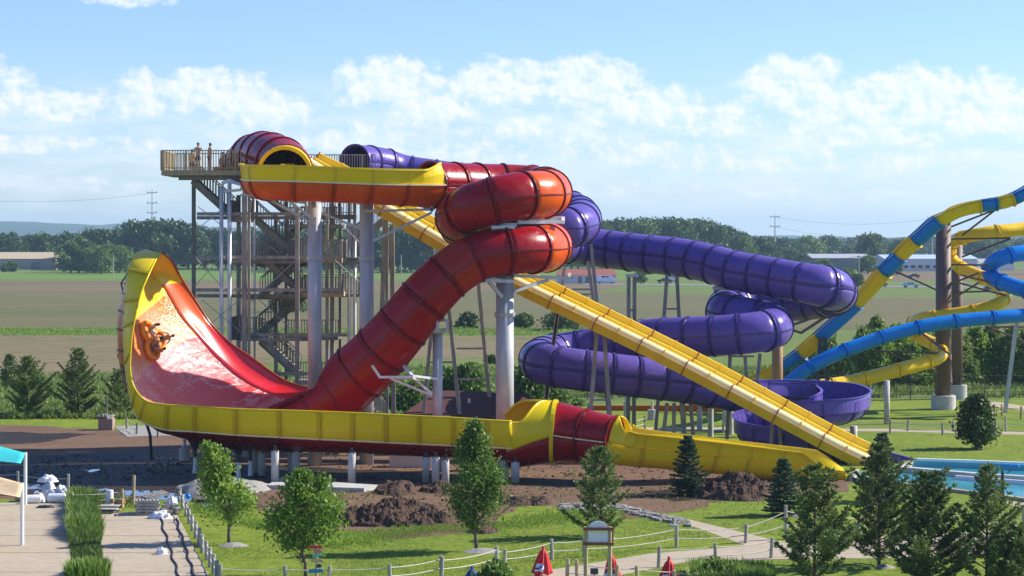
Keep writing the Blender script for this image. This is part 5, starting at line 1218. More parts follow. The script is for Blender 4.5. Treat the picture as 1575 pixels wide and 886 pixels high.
# ================================================================ building with brown roof
RRF = mat('brown_red_shingles', (.075, .018, .016), rough=.8, var=.3, scale=5, bump=.4, bscale=10)
t = thing('pump_house', 'low building with a dark red-brown hipped roof behind the yellow channel', 'building', P(700, 700, 150))
def roofpoly(pts, m, nm='roof'):
    mb = MB(); n = len(pts); mb.add(pts, [tuple(range(n))]); return obj(nm, mb, m, t, solid=.08)
A1, A2, A3, A4 = P(615, 641, 147), P(832, 650, 147), P(850, 634, 158), P(640, 626, 158); R1, R2 = P(672, 601, 153), P(812, 607, 153)
mb = MB(); mb.add([A1, A2, A3, A4, R1, R2], [(0, 1, 5, 4), (1, 2, 5), (2, 3, 4, 5), (3, 0, 4)]); obj('roof', mb, RRF, t, solid=.1)
mb = MB(); mb.tube([P(721.5, 620, 149.8), P(721.5, 613, 149.8)], .09, 8); obj('vent', mb, WSTEEL, t)
mb = MB(); a_ = A1; mb.prism([(A1.x + .5, 147.6), (A2.x - .5, 147.6), (A3.x - .5, 157), (A4.x + .5, 157)], 0, A1.z - .05); obj('wall', mb, CONC, t)
t = thing('utility_cabinet', 'white cabinet and box seen beneath the red belly between the piers', 'cabinet', G(642, 708)); mb = MB(); mb.box(G(632, 708, .4), 2.6, .8, .8); obj('body', mb, WHITE, t, bevel=.03); mb = MB(); mb.box(G(655, 708, .35), .6, .6, .7); obj('box', mb, WHITE, t)

# ================================================================ far buildings
def house(name, label, px0, px1, yb, yeave, yridge, depth, wallm, roofm, wins=(), doors=(), gable=0.0, d=None):
    d = d or H * F / (yb - HY); a, b_ = P(px0, yb, d), P(px1, yb, d); w = b_.x - a.x; ez = (H + (HY - yeave) / F * d); rzh = H + (HY - yridge) / F * d
    base = Vector(((a.x + b_.x) / 2, d, 0)); t = thing(name, label, 'building', base)
    mb = MB(); mb.box(base + Vector((0, depth / 2, ez / 2)), w, depth, ez); obj('wall', mb, wallm, t)
    x0, x1 = a.x - .5, b_.x + .5; y0, y1 = d - .5, d + depth + .5; ym = (y0 + y1) / 2; mb = MB()
    vs = [(x0, y0, ez), (x1, y0, ez), (x1, y1, ez), (x0, y1, ez), (x0 + gable, ym, rzh), (x1 - gable, ym, rzh)]
    mb.add(vs, [(0, 1, 5, 4), (2, 3, 4, 5), (0, 4, 3), (1, 2, 5), (3, 2, 1, 0)]); obj('roof', mb, roofm, t)
    for x, z0, ww, hh in wins:
        mb = MB(); mb.box(Vector((a.x + x * w, d - .03, z0)), ww, .08, hh); f = obj('window', mb, WHITE, t); mb = MB(); mb.box(Vector((a.x + x * w, d - .08, z0)), ww * .8, .06, hh * .8); obj('pane', mb, GLASS, f)
    for x, ww, hh in doors:
        mb = MB(); mb.box(Vector((a.x + x * w, d - .04, hh / 2)), ww, .1, hh); obj('door', mb, WOODD, t)
    return t
TANR = mat('tan_metal_roof', (.52, .42, .26), rough=.6, var=.08); TANW = mat('tan_siding', (.34, .29, .22), rough=.8, var=.1, scale=.6, vscale=(6, 6, .2)); GRYW = mat('grey_siding', (.16, .17, .19), rough=.7, var=.1); GRYR = mat('grey_roof', (.38, .39, .40), rough=.6)
WHW = mat('white_siding', (.62, .63, .64), rough=.7, var=.08); REDR = mat('faded_red_roof', (.30, .085, .06), rough=.8, var=.15); BLR = mat('pale_blue_roof', (.45, .55, .68), rough=.5); DRF = mat('dark_shingle', (.07, .065, .06), rough=.9)
house('barn', 'long tan metal barn at the left edge beyond the green field', -60, 83, 413, 398, 388, 16, TANW, TANR, doors=((.55, 4, 3.2), (.8, 4, 3.2)), d=1000)
house('house', 'grey house with a pale gable right of the tan barn', 106, 140, 411, 402, 393, 9, GRYW, DRF, wins=((.3, 2, 1.4, 1.2), (.7, 2, 1.4, 1.2)), doors=((.5, 1.2, 2.2),), d=1010)
house('house', 'small white-gabled house between the tan barn and the grey house', 90, 110, 411, 402, 392, 9, WHW, GRYR, wins=((.5, 2, 1.8, 1.2),), gable=0, d=1030)
house('house', 'small red brick house with a white gable behind the red tube', 628, 652, 411, 402, 391, 9, RRF, GRYR, wins=((.3, 2, 1.4, 1.2), (.7, 2, 1.4, 1.2)), d=1000)
house('house', 'long white house with a faded red roof beneath the purple tube beside the red coil', 858, 948, 436, 423, 414, 9, WHW, REDR, wins=((.08, 2, 1, 1.2), (.22, 2, 1, 1.2), (.62, 2, 1, 1.2), (.8, 2, 1.6, 1.2), (.93, 2, 1, 1.2)), doors=((.38, 1.1, 2.1), (.5, 1.1, 2.1)), gable=1.5)
house('shed', 'big dark grey metal shed with a pale roof, right of the wood', 1251, 1340, 412, 397, 391, 40, GRYW, GRYR, doors=((.8, 5, 4),), d=1010)
house('warehouse', 'long white and pale blue warehouse behind the blue and yellow flume', 1362, 1503, 413, 398, 392, 35, WHW, BLR, wins=tuple((.06 + k * .08, 1.9, 2.4, 1.6) for k in range(12)), d=960)
house('house', 'small pale house at the far right behind the brown pillars', 1508, 1560, 412, 404, 398, 12, WHW, GRYR, wins=((.3, 2, 1.4, 1.2), (.6, 2, 1.4, 1.2)), d=980)
# pylons and utility poles
def pylon(px, ytop, arms, d, label, w=.55):
    t = thing('power_pole', label, 'power pole', GD(px, d)); top = P(px, ytop, d); mb = MB(); mb.tube([GD(px, d), top], [w, w * .35], 8); obj('mast', mb, STEEL, t)
    for y in arms:
        mb = MB(); c = P(px, y, d); k = d / F
        for s in (-1, 1): mb.tube([c, c + Vector((s * 8 * k, 0, 2.0 * k))], .22, 5); mb.tube([c + Vector((s * 7 * k, 0, 1.9 * k)), c + Vector((s * 7 * k, 0, -1.5 * k))], .16, 5)
        obj('cross_arm', mb, STEEL, t)
pylon(234, 291, (297, 313, 328), 1150, 'tall steel power pole rising above the trees left of the stair tower')
pylon(1192, 330, (334, 349), 1250, 'tall steel power pole right of the rounded wood')
pylon(1434, 331, (336, 362), 1250, 'thin steel power pole standing behind the blue and yellow flume', .4)
for px, yt, d, lb in ((174, 393, 820, 'pale utility pole in the green field left of the wave wall'), (617, 392, 820, 'utility pole just left of the descending red tube'), (1321, 393, 640, 'utility pole beside the road right of the purple tube'), (668, 378, 900, 'utility pole behind the red tube near the brick house')):
    t = thing('utility_pole', lb, 'utility pole', GD(px, d)); mb = MB(); mb.tube([GD(px, d), P(px, yt, d)], .17, 6); obj('pole', mb, WOOD, t); mb = MB(); c = P(px, yt + 2, d); mb.beam(c - Vector((1, 0, 0)), c + Vector((1, 0, 0)), .12); obj('cross_arm', mb, WOOD, t)
wl_ = ('upper line between the steel poles right of the wood', 'lower line between the steel poles right of the wood', 'line running right from the roadside pole', 'line running left from the tall steel pole', 'line running left from the pale field pole', 'line running right from the pale field pole', 'line running left from the roadside pole')
for wi, ((x0, y0, d0), (x1, y1, d1)) in enumerate((((1192, 334, 1250), (1434, 336, 1250)), ((1192, 349, 1250), (1434, 362, 1250)), ((1321, 394, 640), (1700, 410, 640)), ((234, 297, 1150), (-100, 302, 1150)), ((174, 394, 820), (-60, 398, 820)), ((174, 394, 820), (617, 394, 820)), ((1321, 394, 640), (1000, 384, 640)))):
    a_, b_ = P(x0, y0, d0), P(x1, y1, d1); wm = MB(); wm.tube([a_.lerp(b_, k / 12) - Vector((0, 0, 14 * (k / 12) * (1 - k / 12))) for k in range(13)], .05, 4, False); tag(obj('power_line', wm, DSTEEL), 'thin sagging power ' + wl_[wi], 'power line')
# cars
def car(label, px, d, L, hgt_, m, kind='car', rot=0.0):
    c = GD(px, d, .06); t = thing('car' if kind != 'van' else 'van', label, kind, c); w = 1.8; r = .33; mb = MB()
    prof = {'car': [(-.5, .35), (-.5, .62), (-.44, .70), (-.28, .74), (-.17, 1), (.14, 1), (.27, .74), (.44, .66), (.5, .5), (.5, .35)],
            'suv': [(-.5, .35), (-.5, .70), (-.47, .98), (-.10, 1), (.16, 1), (.27, .72), (.46, .66), (.5, .5), (.5, .35)],
            'van': [(-.5, .3), (-.5, .95), (-.47, 1), (.28, 1), (.40, .66), (.48, .6), (.5, .45), (.5, .3)]}[kind if kind in ('suv', 'van') else 'car']
    vs = [c + Vector((x * L, s * w / 2 * (1 if z < .8 else .86), z * hgt_)) for s in (-1, 1) for x, z in prof]; n = len(prof)
    mb.add(vs, [tuple(range(n))[::-1], tuple(range(n, 2 * n))] + [(i, (i + 1) % n, n + (i + 1) % n, n + i) for i in range(n)]); obj('body', mb, m, t, bevel=.06)
    mb = MB()
    for s in (-1, 1):
        for x0, x1 in ((-.22, -.04), (-.02, .15)): mb.box(c + Vector(((x0 + x1) / 2 * L, s * w * .463, hgt_ * .84)), (x1 - x0) * L * .85, .05, hgt_ * .2)
    obj('window', mb, GLASS, t)
    for x in (-.32, .32):
        for s in (-1, 1):
            mb = MB(); p = c + Vector((x * L, s * (w / 2 - .08), r)); mb.tube([p - Vector((0, .12, 0)), p + Vector((0, .12, 0))], r, 14); wh = obj('wheel', mb, TYRE, t); mb = MB(); mb.tube([p - Vector((0, .14, 0)), p + Vector((0, .14, 0))], r * .55, 10); obj('rim', mb, STEEL, wh)
    return t
cd = mat('dark_car_paint', (.05, .02, .025), rough=.25, coat=.6); cg_ = mat('silver_car_paint', (.45, .52, .56), rough=.3, coat=.6); cb_ = mat('black_car_paint', (.015, .015, .018), rough=.25, coat=.6); cw = mat('white_car_paint', (.7, .7, .72), rough=.3, coat=.5); cr_ = mat('rust_car_paint', (.35, .13, .05), rough=.4)
car('dark maroon car on the road between the purple tube and the brown pillar', 1354, 650, 4.0, 1.5, cd, 'suv')
car('silver-blue car with a pale trailer box beside it on the road', 1401, 638, 4.6, 1.6, cg_, 'suv')
car('black pickup parked below the long purple tube near the white camper', 1023, 700, 5.0, 1.6, cb_, 'car')
car('white camper van behind the black pickup under the purple tube', 1033, 712, 3.8, 2.6, cw, 'van')
car('dark car far behind the silver-blue car near the warehouse', 1406, 792, 4.0, 1.5, cb_, 'car')
car('small white car on the road just right of the dark brown pillar', 1462, 610, 3.8, 1.5, cw, 'car')
car('dark brown car on the road right of the pillars', 1527, 588, 4.6, 1.6, cd, 'suv')
car('rust-coloured van parked by the end of the tan barn', 90, 985, 5.0, 2.4, cr_, 'van')
car('white pickup truck parked by the trees left of the wave wall', 148, 990, 6.0, 2.4, cw, 'suv')
car('dark car parked near the brick house behind the red tube', 619, 900, 4.5, 1.6, cb_, 'car')
car('white camper van parked against the end of the white house', 932, 690, 6.0, 2.6, cw, 'van')

# ================================================================ pool
t = thing('splash_pool', 'long blue two-lane splash pool with white coping where the slides end', 'pool', G(1450, 740))
def gp_(px, py): p = G(px, py); return (p.x, p.y)
def flat(pts, z, m, nm): mb = MB(); mb.add([(*gp_(*p), z) for p in pts], [tuple(range(len(pts)))[::-1]]); return obj(nm, mb, m, t)
flat([(1402, 713), (1650, 722), (1650, 741), (1388, 722)], .06, WATER, 'water'); flat([(1316, 727), (1390, 726), (1650, 745), (1650, 779), (1440, 751), (1312, 738)], .06, WATER, 'water')
def cope(pts, w=.35, h=.30, m=CONC, nm='coping'):
    for a_, b_ in zip(pts, pts[1:]): mb = MB(); mb.beam(G(*a_, h / 2), G(*b_, h / 2), w, h); obj(nm, mb, m, t)
cope([(1405, 711), (1500, 714), (1660, 721)], .3, .5, WHITE); cope([(1404, 712), (1388, 722)], .25, .35); cope([(1385, 722), (1500, 732), (1660, 742)], .55, .36, CONC)
cope([(1470, 735), (1660, 750)], .18, .3, WHITE); cope([(1310, 737), (1390, 745), (1440, 751), (1530, 762), (1660, 780)], .35, .18, SLAB); cope([(1318, 725), (1310, 737)], .25, .25)
for pts in (((1407, 713), (1660, 723)),):
    mb = MB(); mb.beam(G(1407, 713.5, .2), G(1660, 723.5, .2), .06, .4); obj('pool_wall', mb, POOLM, t)
mb = MB(); mb.beam(G(1540, 715, .62), G(1568, 716.5, .62), .28, .14); 
for px in (1543, 1565): mb.beam(G(px, 715.5, .0), G(px, 715.5, .6), .08)
tag(obj('pool_bench', mb, BLU, bevel=.03), 'small blue bench on the far edge of the pool', 'bench')
sheet('path', [(1530, 768), (1660, 786), (1660, 800), (1560, 780)], SLAB, .03)

# ================================================================ fences
def post_fence(label, posts, ropes, m=WOOD, w=.15, rope_z=(.82, .42), lean=0, cat='fence'):
    g0 = G(*posts[0][:2]); t = thing('rope_fence', label, cat, g0); tops = []
    for i, (px, py, yt) in enumerate(posts):
        b_ = G(px, py); h = max(.4, (HY - yt) / F * b_.y + H); random.seed(i); tp = b_ + Vector((random.uniform(-.05, .05), 0, h)); mb = MB(); mb.tube([b_, tp], [w * .55, w * .5], 8); obj('post', mb, m, t, smooth=False); tops.append((b_, h))
    for i, j in ropes:
        (a, ha), (b_, hb) = tops[i], tops[j]
        for f in rope_z:
            mb = MB(); pts = []
            for k in range(11):
                u = k / 10; p = a.lerp(b_, u); p.z = (ha * (1 - u) + hb * u) * f - .22 * 4 * u * (1 - u) * .5 * min(1, (a - b_).length / 5); pts.append(p)
            mb.tube(pts, .022, 5, False); obj('rope', mb, ROPE, t)
    return t
def chain_(n): return [(i, i + 1) for i in range(n - 1)]
ps = [(276 + i * 5.0 + .25 * i * (i > 7), 772 + i * 11.2, 751 + i * 10.6 - i * .5) for i in range(12)]
post_fence('close-set row of short timber posts along the right side of the concrete slab', ps, chain_(12), w=.17)
ps = [(338, 905, 868), (439.5, 903, 870), (505.5, 902, 870), (600, 900, 867), (679, 888, 854)]
post_fence('rope fence along the bottom edge from the concrete slab to the blue umbrella', ps, chain_(5))
post_fence('rope fence on the grass between the oval tree and the conifer behind the notice board', [(679, 889, 856), (765, 872, 840), (775.5, 871, 845), (849, 861, 829), (899, 857, 826), (1040.5, 842, 808), (1147, 835, 806)], [(0, 1), (2, 3), (3, 4), (4, 5), (5, 6)])
post_fence('rope fence behind the big pines in front of the pool', [(1147, 835.5, 806), (1209.5, 830, 777), (1320, 822, 792), (1430, 816, 788), (1575, 810, 780)], chain_(5), m=WOOD)
post_fence('leaning rope fence along the near side of the path behind the red umbrellas', [(872, 898, 859), (888, 898, 861), (948, 899, 869), (980, 898, 870), (1037, 894, 877), (1070, 898, 881)], chain_(6), m=WOODL)
post_fence('rope fence on the far kerb of the path right of the notice board', [(1013, 873, 840), (1101, 868, 835), (1186, 859, 827), (1290, 852, 822), (1400, 848, 818), (1575, 845, 812)], chain_(6))
post_fence('rope fence with short posts in front of the muddy ground at the far left', [(-30, 748, 724), (28, 752, 725), (104, 768, 729), (106, 774, 754)], [(0, 1), (1, 2)])
post_fence('short posts with rope behind the pallets and the white drum', [(110, 780, 757), (189, 776, 752), (205, 775, 731)], [(0, 1)], m=WOODL)
post_fence('far rope fence on the lawn in front of the gravel path at the right', [(1369, 667, 646), (1450, 669, 650), (1530, 671, 645), (1600, 672, 650)], chain_(4))
post_fence('far rope fence on the lawn behind the gravel path at the right', [(1130, 660, 640), (1190, 661, 641), (1396, 663, 646), (1466, 664, 647), (1547, 664, 640)], chain_(5))
post_fence('rope fence by the upper path at the right edge', [(1529, 642, 622), (1541, 640, 622), (1570, 645, 625), (1600, 648, 628)], chain_(4), m=TAN)
post_fence('pair of tall dark posts in front of the pool near the right edge', [(1540.5, 775, 723), (1543.5, 777, 726)], [], m=DSTEEL, w=.12, cat='posts')
post_fence('short posts on the lawn seen between the legs under the purple slide', [(977, 663, 643), (992, 660, 640), (1112, 666, 650), (1124, 664, 646)], [(0, 1)], m=WOODD)
post_fence('dark posts behind the low planter left of the wave wall', [(163.5, 642, 608), (195, 660, 641), (210, 668, 650), (243, 672, 660)], [(1, 2)], m=WOODD)
t = thing('chain_link_fence', 'tall dark chain-link fence in front of the green thicket', 'fence', P(1300, 614, 197))
xs = [560 + i * 38.2 for i in range(29)]
for x in xs: mb = MB(); mb.tube([P(x, 614, 197.5) * 1, P(x, 578, 197.5)], .045, 6); obj('post', mb, DSTEEL, t)
mb = MB()
for y in (578, 582, 587, 592, 597, 602, 607, 612): mb.tube([P(xs[0], y, 197.5), P(xs[-1], y, 197.5)], .012 if y > 579 else .03, 4)
obj('mesh_panel', mb, DSTEEL, t)

# ================================================================ notice board, signpost, umbrellas, sails
b0 = G(920, 905); d = b0.y
def BP(x, y, dd=0): return P(x, y, d + dd)
t = thing('notice_board', 'timber notice board with an arched blank white top beside the path', 'notice board', b0)
RT = mat('red_brown_timber', (.22, .065, .035), rough=.7, var=.15)
for x in (901, 938): mb = MB(); a = BP(x, 810); mb.tube([Vector((a.x, d, 0)), a], .085, 12); obj('post', mb, WOODL, t)
for y in (813.5, 836.5): mb = MB(); mb.beam(BP(897, y, -.08), BP(944, y, -.08), .14, .11); obj('cross_bar', mb, RT, t)
mb = MB(); mb.beam(BP(942, 811, .05), BP(942, 838, .05), .08); obj('side_rail', mb, RT, t)
mb = MB(); a, b_ = BP(905, 835), BP(935, 815); mb.box((a + b_) / 2, b_.x - a.x, .05, b_.z - a.z); obj('panel', mb, WHITE, t)
mb = MB(); c = BP(920, 812.5); w_ = (BP(935, 0).x - c.x); n = 20; pts = [(c.x + w_ * math.cos(math.pi * k / n), c.z + w_ * .74 * math.sin(math.pi * k / n)) for k in range(n + 1)]
vs = [(x, d - .03, z) for x, z in pts] + [(x, d + .03, z) for x, z in pts]; m_ = n + 1
mb.add(vs, [tuple(range(m_)), tuple(range(m_, 2 * m_))[::-1]] + [(k, k + m_, (k + 1) % m_ + m_, (k + 1) % m_) for k in range(m_)]); obj('arched_top', mb, WHITE, t)
b0 = G(487, 905); d = b0.y; t = thing('signpost', 'post stacked with small colourful painted boards in front of the round tree', 'signpost', b0)
mb = MB(); mb.tube([b0, P(487, 838, d)], .06, 8); obj('post', mb, WOODL, t)
for x0, x1, y0, y1, col, tilt in ((475, 494, 839, 844, (.5, .04, .03), .3), (483, 492, 844, 852, (.6, .2, .2), -.2), (481, 493, 852, 858, (.12, .5, .28), .5), (479, 495, 859, 866, (.55, .38, .2), -.4), (488, 492, 867, 874, (.03, .04, .1), 0), (475, 495, 875, 882, (.05, .22, .42), .3)):
    mb = MB(); a, b_ = P(x0, (y0 + y1) / 2 + tilt, d - .1), P(x1, (y0 + y1) / 2 - tilt, d - .1); hh = (y1 - y0) / F * d; tip = (b_ - a).normalized() * hh * .5
    q = [a - Vector((0, 0, hh * .45)), b_ - Vector((0, 0, hh * .4)), b_ + tip, b_ + Vector((0, 0, hh * .45)), a + Vector((0, 0, hh * .4)), a - tip * .3]
    mb.add(q + [p + Vector((0, .05, 0)) for p in q], [tuple(range(6)), tuple(range(6, 12))[::-1]] + [(k, k + 6, (k + 1) % 6 + 6, (k + 1) % 6) for k in range(6)]); obj('board', mb, mat('board_paint', col, rough=.6), t)
b0 = G(914, 893); t = thing('floodlight', 'small grey floodlight box at the foot of the notice board', 'floodlight', b0); mb = MB(); mb.box(b0 + Vector((0, 0, .38)), .32, .2, .24); obj('head', mb, DSTEEL, t, bevel=.02); mb = MB(); mb.tube([b0, b0 + Vector((0, 0, .28))], .03, 6); obj('stem', mb, DSTEEL, t)
UR = mat('red_canvas', (.62, .015, .02), rough=.7, var=.1); UB = mat('blue_canvas', (.02, .06, .30), rough=.7); UW = mat('white_canvas', (.7, .7, .72), rough=.7)
def umbrella(px, yt, yb, m, label, seed, lean=0.0):
    d = 94; L = P(px, 0, d); top = P(px, yt, d); bz = P(px, yb, d).z; base = Vector((top.x + lean, d, 0)); t = thing('closed_umbrella', label, 'umbrella', base, 'closed umbrellas at the bottom edge')
    mb = MB(); mb.tube([base, top], .025, 8); obj('pole', mb, WHITE, t)
    rng = random.Random(seed); rows = []; N_ = 40
    for i in range(15):
        f = i / 14; r = (.05 + .13 * min(1, f * 4) ** 2 * (f < .12) + (.06 + .30 * f ** 1.1) * (f >= .12)) * (1 - .25 * (f > .93)); z = top.z + (bz - top.z) * f; c = top.lerp(base, f * (top.z - bz) / top.z); row = []
        for k in range(N_ + 1):
            a = 2 * math.pi * k / N_; rr_ = r * (1 + .22 * min(1, f * 3) * math.sin(8 * a + f * 1.5 + seed)); zz = z + (.05 * math.sin(4 * a + seed) if i == 14 else 0); row.append(Vector((c.x + rr_ * math.cos(a), d + rr_ * math.sin(a), zz)))
        rows.append(row)
    mb = MB(); mb.grid(rows); o = obj('canopy', mb, [m, UW, UB], t, smooth=True)
    for p in o.data.polygons:
        i, k = divmod(p.index, N_)
        if m is UR and 8 <= i <= 11 and 22 <= k <= 31: p.material_index = 1 if (i + k // 3) % 3 else 2
    mb = MB(); mb.lathe(top + Vector((0, 0, -.02)), [(.05, 0), (.07, .06), (.02, .12)], 10); obj('cap', mb, m, t)
umbrella(835.5, 843, 883, UR, 'closed red umbrella leftmost of the three red ones', 1, -.05); umbrella(940, 852, 897, UR, 'closed red umbrella in front of the notice board', 4, .05); umbrella(1029, 859, 900, UR, 'closed red umbrella rightmost of the three red ones', 7, -.05); umbrella(726, 874, 900, UB, 'closed blue umbrella at the bottom edge', 9)
b0 = G(1036, 810); t = thing('path_light', 'small bollard light on a white foot at the broken end of the narrow path', 'bollard light', b0); mb = MB(); mb.tube([b0, b0 + Vector((0, 0, .45))], .08, 8); obj('post', mb, WOOD, t); mb = MB(); mb.box(b0 + Vector((0, 0, .06)), .3, .25, .12); obj('foot', mb, WHITE, t)
TEAL = mat('teal_sailcloth', (.02, .42, .44), rough=.7); SAND = mat('sand_sailcloth', (.58, .42, .24), rough=.7)
def sail(label, corners, m, poles):
    t = thing('shade_sail', label, 'shade sail', G(*poles[0][:2])); a, b_, c, e = corners; rows = []
    for i in range(13):
        u = i / 12; row = []
        for j in range(13):
            v = j / 12; p = a.lerp(b_, u).lerp(e.lerp(c, u), v); p = p - Vector((0, 0, .35 * math.sin(u * 3.1416) * math.sin(v * 3.1416))); row.append(p)
        rows.append(row)
    mb = MB(); mb.grid(rows); obj('cloth', mb, m, t, smooth=True, solid=.02)
    for px, py, yt in poles: b2 = G(px, py); mb = MB(); mb.tube([b2, P(px, yt, b2.y)], .09, 10); obj('pole', mb, WHITE, t)
d1 = G(39, 779).y; d2 = G(34, 842).y
sail('teal shade sail on a white pole at the left edge', (P(-70, 668, d1), P(39, 697, d1), P(32, 713, d1 - 5), P(-80, 700, d1 - 4)), TEAL, [(39, 779, 696)])
sail('sand-coloured shade sail on a white pole below the teal one at the left edge', (P(-70, 715, d2 + 3), P(36, 744, d2), P(31, 765, d2 - 3), P(-80, 745, d2 - 4)), SAND, [(34, 842, 743)])

# ================================================================ building-site clutter
rr = random.Random(44); PLA = mat('white_plastic', (.72, .72, .74), rough=.35, var=.06); CRD = mat('cardboard', (.36, .23, .12), rough=.9, var=.15)
def drum(px, py, r, L, up, label, rot=0.0):
    b0 = G(px, py, .1); t = thing('plastic_drum', label, 'drum', b0); mb = MB()
    if up: mb.lathe(b0, [(r, 0), (r * 1.0, L * .3), (r * 1.05, L * .33), (r, L * .36), (r, L * .7), (r * 1.05, L * .73), (r, L * .76), (r, L)], 20)
    else:
        v = Vector((math.cos(rot), math.sin(rot), 0)); c = b0 + Vector((0, 0, r)); mb.tube([c - v * L / 2, c - v * L / 2 + v * .04, c - v * .1, c + v * .1, c + v * L / 2 - v * .04, c + v * L / 2], [r * .85, r, r * 1.04, r * 1.04, r, r * .85], 20)
    obj('drum_body', mb, PLA, t, smooth=False); mb = MB(); 
    if up: mb.lathe(b0 + Vector((0, 0, L)), [(r * .9, 0), (r * .9, .03)], 20)
    else: mb.tube([c + v * L / 2, c + v * (L / 2 + .03)], r * .5, 12)
    obj('lid', mb, PLA, t)
drum(168.5, 780, .20, .86, True, 'white plastic drum standing upright beside the pallets'); drum(52, 774, .22, .75, False, 'white drum lying down with a brown block at its end', .2); drum(88, 773, .24, .95, False, 'white drum lying down beside the grey bundles', 0)
def pile(name, label, px, py, n, sx, sz, m, seed, kind='plank', cat='pile'):
    b0 = G(px, py, .1); r2 = random.Random(seed); mb = MB()
    for i in range(n):
        if kind == 'plank': mb.box(b0 + Vector((r2.uniform(-.12, .12), r2.uniform(-.4, .4), .04 + sz * i / n)), sx * r2.uniform(.8, 1), r2.uniform(.1, .9), .05, r2.uniform(-.2, .2))
        else: mb.box(b0 + Vector((r2.uniform(-sx, sx) / 2, r2.uniform(-.4, .4), r2.uniform(.05, sz))), r2.uniform(.15, .4), r2.uniform(.15, .3), r2.uniform(.1, .25), r2.uniform(0, 3))
    return tag(obj(name, mb, m, loc=b0, bevel=.01), label, cat)
def pallet(px, py, z, rot, label):
    b0 = G(px, py, .1) + Vector((0, 0, z)); mb = MB(); m3 = Matrix.Rotation(rot, 3, 'Z')
    for k in range(7): c = b0 + m3 @ Vector((-.52 + k * .173, 0, .13)); mb.box(c, .11, 1.0, .022, rot)
    for y in (-.45, 0, .45): mb.box(b0 + m3 @ Vector((0, y, .065)), 1.15, .09, .10, rot)
    for k in (-.5, 0, .5): mb.box(b0 + m3 @ Vector((k, 0, .005)), .1, 1.0, .02, rot)
    return tag(obj('pallet', mb, WOOD, loc=b0), label, 'pallet')
for i in range(5): pallet(226 + (i % 2) * 2, 791, i * .15, .05 * i, ('lowest wooden pallet of the stack on the right concrete slab', 'second pallet from the bottom of the stack on the right concrete slab', 'middle pallet of the stack on the right concrete slab', 'fourth pallet of the stack on the right concrete slab', 'topmost pallet of the level stack on the right concrete slab')[i])
p = pallet(238, 788, .80, .5, 'tilted wooden pallet thrown across the top of the stack'); p.rotation_euler = (.12, -.14, 0)
pile('planks', 'low pile of boards beside the white upright drum', 165, 788, 7, 1.15, .30, WOOD, 3, cat='boards'); pile('cardboard_boxes', 'brown boxes and blocks heaped beside the white upright drum', 182, 783, 9, 1.0, .45, CRD, 5, 'box', 'boxes'); pile('scrap_wood', 'heap of offcuts and scrap at the end of the pallets', 263, 790, 14, .8, .4, WOODD, 8, 'box', 'scrap heap')
def sack(px, py, sx, sy, sz, m, label, name='sack', seed=0, z=.1):
    b0 = G(px, py, .1) + Vector((0, 0, z - .1)); rows = []
    for i in range(13):
        e = math.pi / 2 * i / 12; row = []
        for k in range(33):
            a = 2 * math.pi * k / 32; q = Vector((math.cos(a) * math.cos(e), math.sin(a) * math.cos(e), math.sin(e))); n_ = 1 + .35 * noise.noise(q * 2.2 + Vector((seed, 0, 0))) + .12 * noise.noise(q * 6 + Vector((0, seed, 0))); row.append(b0 + Vector((q.x * sx * n_, q.y * sy * n_, q.z * sz * n_)))
        rows.append(row)
    mb = MB(); mb.grid(rows); return tag(obj(name, mb, m, smooth=True, loc=b0), label, name.replace('_', ' '))
sack(247, 797, .55, .4, .35, PLA, 'white plastic sack slumped in front of the pallets', seed=1); sack(248.5, 852, .27, .2, .26, WC, 'small crumpled pale bag alone on the right concrete slab', 'bag', 2); sack(264, 787, .35, .3, .7, PLA, 'pale wrapped bundle behind the scrap heap', 'bundle', 3)
GB = mat('grey_wrap', (.42, .44, .50), rough=.5, var=.2)
for i, (px, py, a, b_, c, lb) in enumerate(((75, 770, .45, .4, .9, 'tall grey-white wrapped bundle topping the heap by the left slab'), (94, 770, .4, .35, .75, 'grey wrapped bundle at the right of the heap by the left slab'), (58, 772, .35, .3, .55, 'small grey bundle at the left of the heap by the left slab'))): sack(px, py, a, b_, c, GB, lb, 'wrapped_bundle', i + 5)
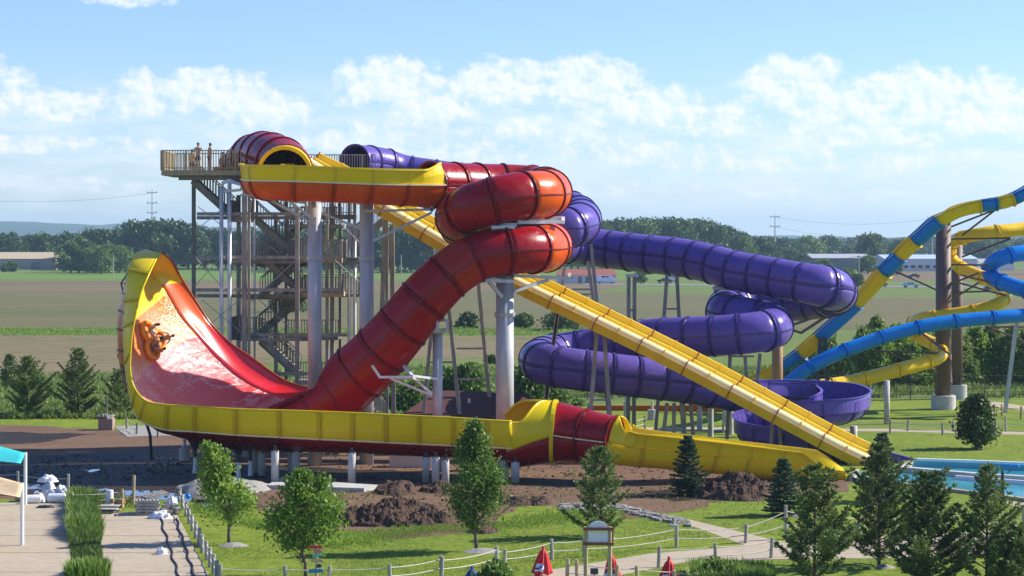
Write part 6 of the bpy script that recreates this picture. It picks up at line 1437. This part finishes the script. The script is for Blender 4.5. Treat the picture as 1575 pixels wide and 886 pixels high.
sack(74, 767, .5, .4, .35, PLA, 'white rolled bag lying on top of the tall wrapped bundle', 'bag', 12, z=1.0); sack(70, 781, .45, .2, .14, DSTEEL, 'dark flat cloth on the left slab in front of the drums', 'cloth', 14); pile('scrap_wood', 'dark scrap heaped at the end of the left concrete slab', 48, 771, 16, 1.6, .5, WOODD, 18, 'box', 'scrap heap')
b0 = G(164, 661); t = thing('stone_planter', 'square brick base topped with grey stones left of the wave wall', 'planter', b0); mb = MB(); mb.box(b0 + Vector((0, 0, .42)), 1.05, 1.05, .84); obj('base', mb, mat('pale_brick', (.34, .22, .17), rough=.9, var=.2, scale=8), t, bevel=.02)
mb = MB()
for i in range(26): mb.box(b0 + Vector((rr.uniform(-.5, .5), rr.uniform(-.5, .5), .9 + rr.uniform(0, .18))), rr.uniform(.15, .35), rr.uniform(.15, .3), rr.uniform(.1, .2), rr.uniform(0, 3))
obj('stones', mb, GRAV, t)
b0 = G(284, 728); pile('timber_blocks', 'dark blocks and a bucket lying in the mud near the round footing', 250, 722, 14, 1.6, .4, WOODD, 28, 'box', 'blocks')
b0 = G(289, 790); mb = MB(); mb.lathe(b0 + Vector((0, 0, .75)), [(.04, 0), (.13, .04), (.15, .16), (.08, .26)], 12); tag(obj('blue_cap', mb, BLU, loc=b0 + Vector((0, 0, .75)), smooth=True), 'small bright blue cap on a fence post beside the slab', 'cap')
b0 = G(937, 772); mb = MB(); mb.box(b0 + Vector((0, 0, .4)), .45, .35, .8); tag(obj('utility_box', mb, GB, loc=b0, bevel=.03), 'pale grey utility box behind the thin pine', 'utility box')
# ================================================================ haze
hb = MB(); hb.box((0, 5850, 59), 13900, 12200, 120)
hz = bpy.data.materials.new('haze_air'); hz.use_nodes = True; nt = hz.node_tree; nt.nodes.clear(); pv = nt.nodes.new('ShaderNodeVolumePrincipled'); pv.inputs['Color'].default_value = (.55, .80, 1, 1); pv.inputs['Density'].default_value = 0.00011; pv.inputs['Anisotropy'].default_value = .2
oo = nt.nodes.new('ShaderNodeOutputMaterial'); nt.links.new(pv.outputs[0], oo.inputs['Volume'])
tag(obj('haze', hb, hz), kind='stuff')
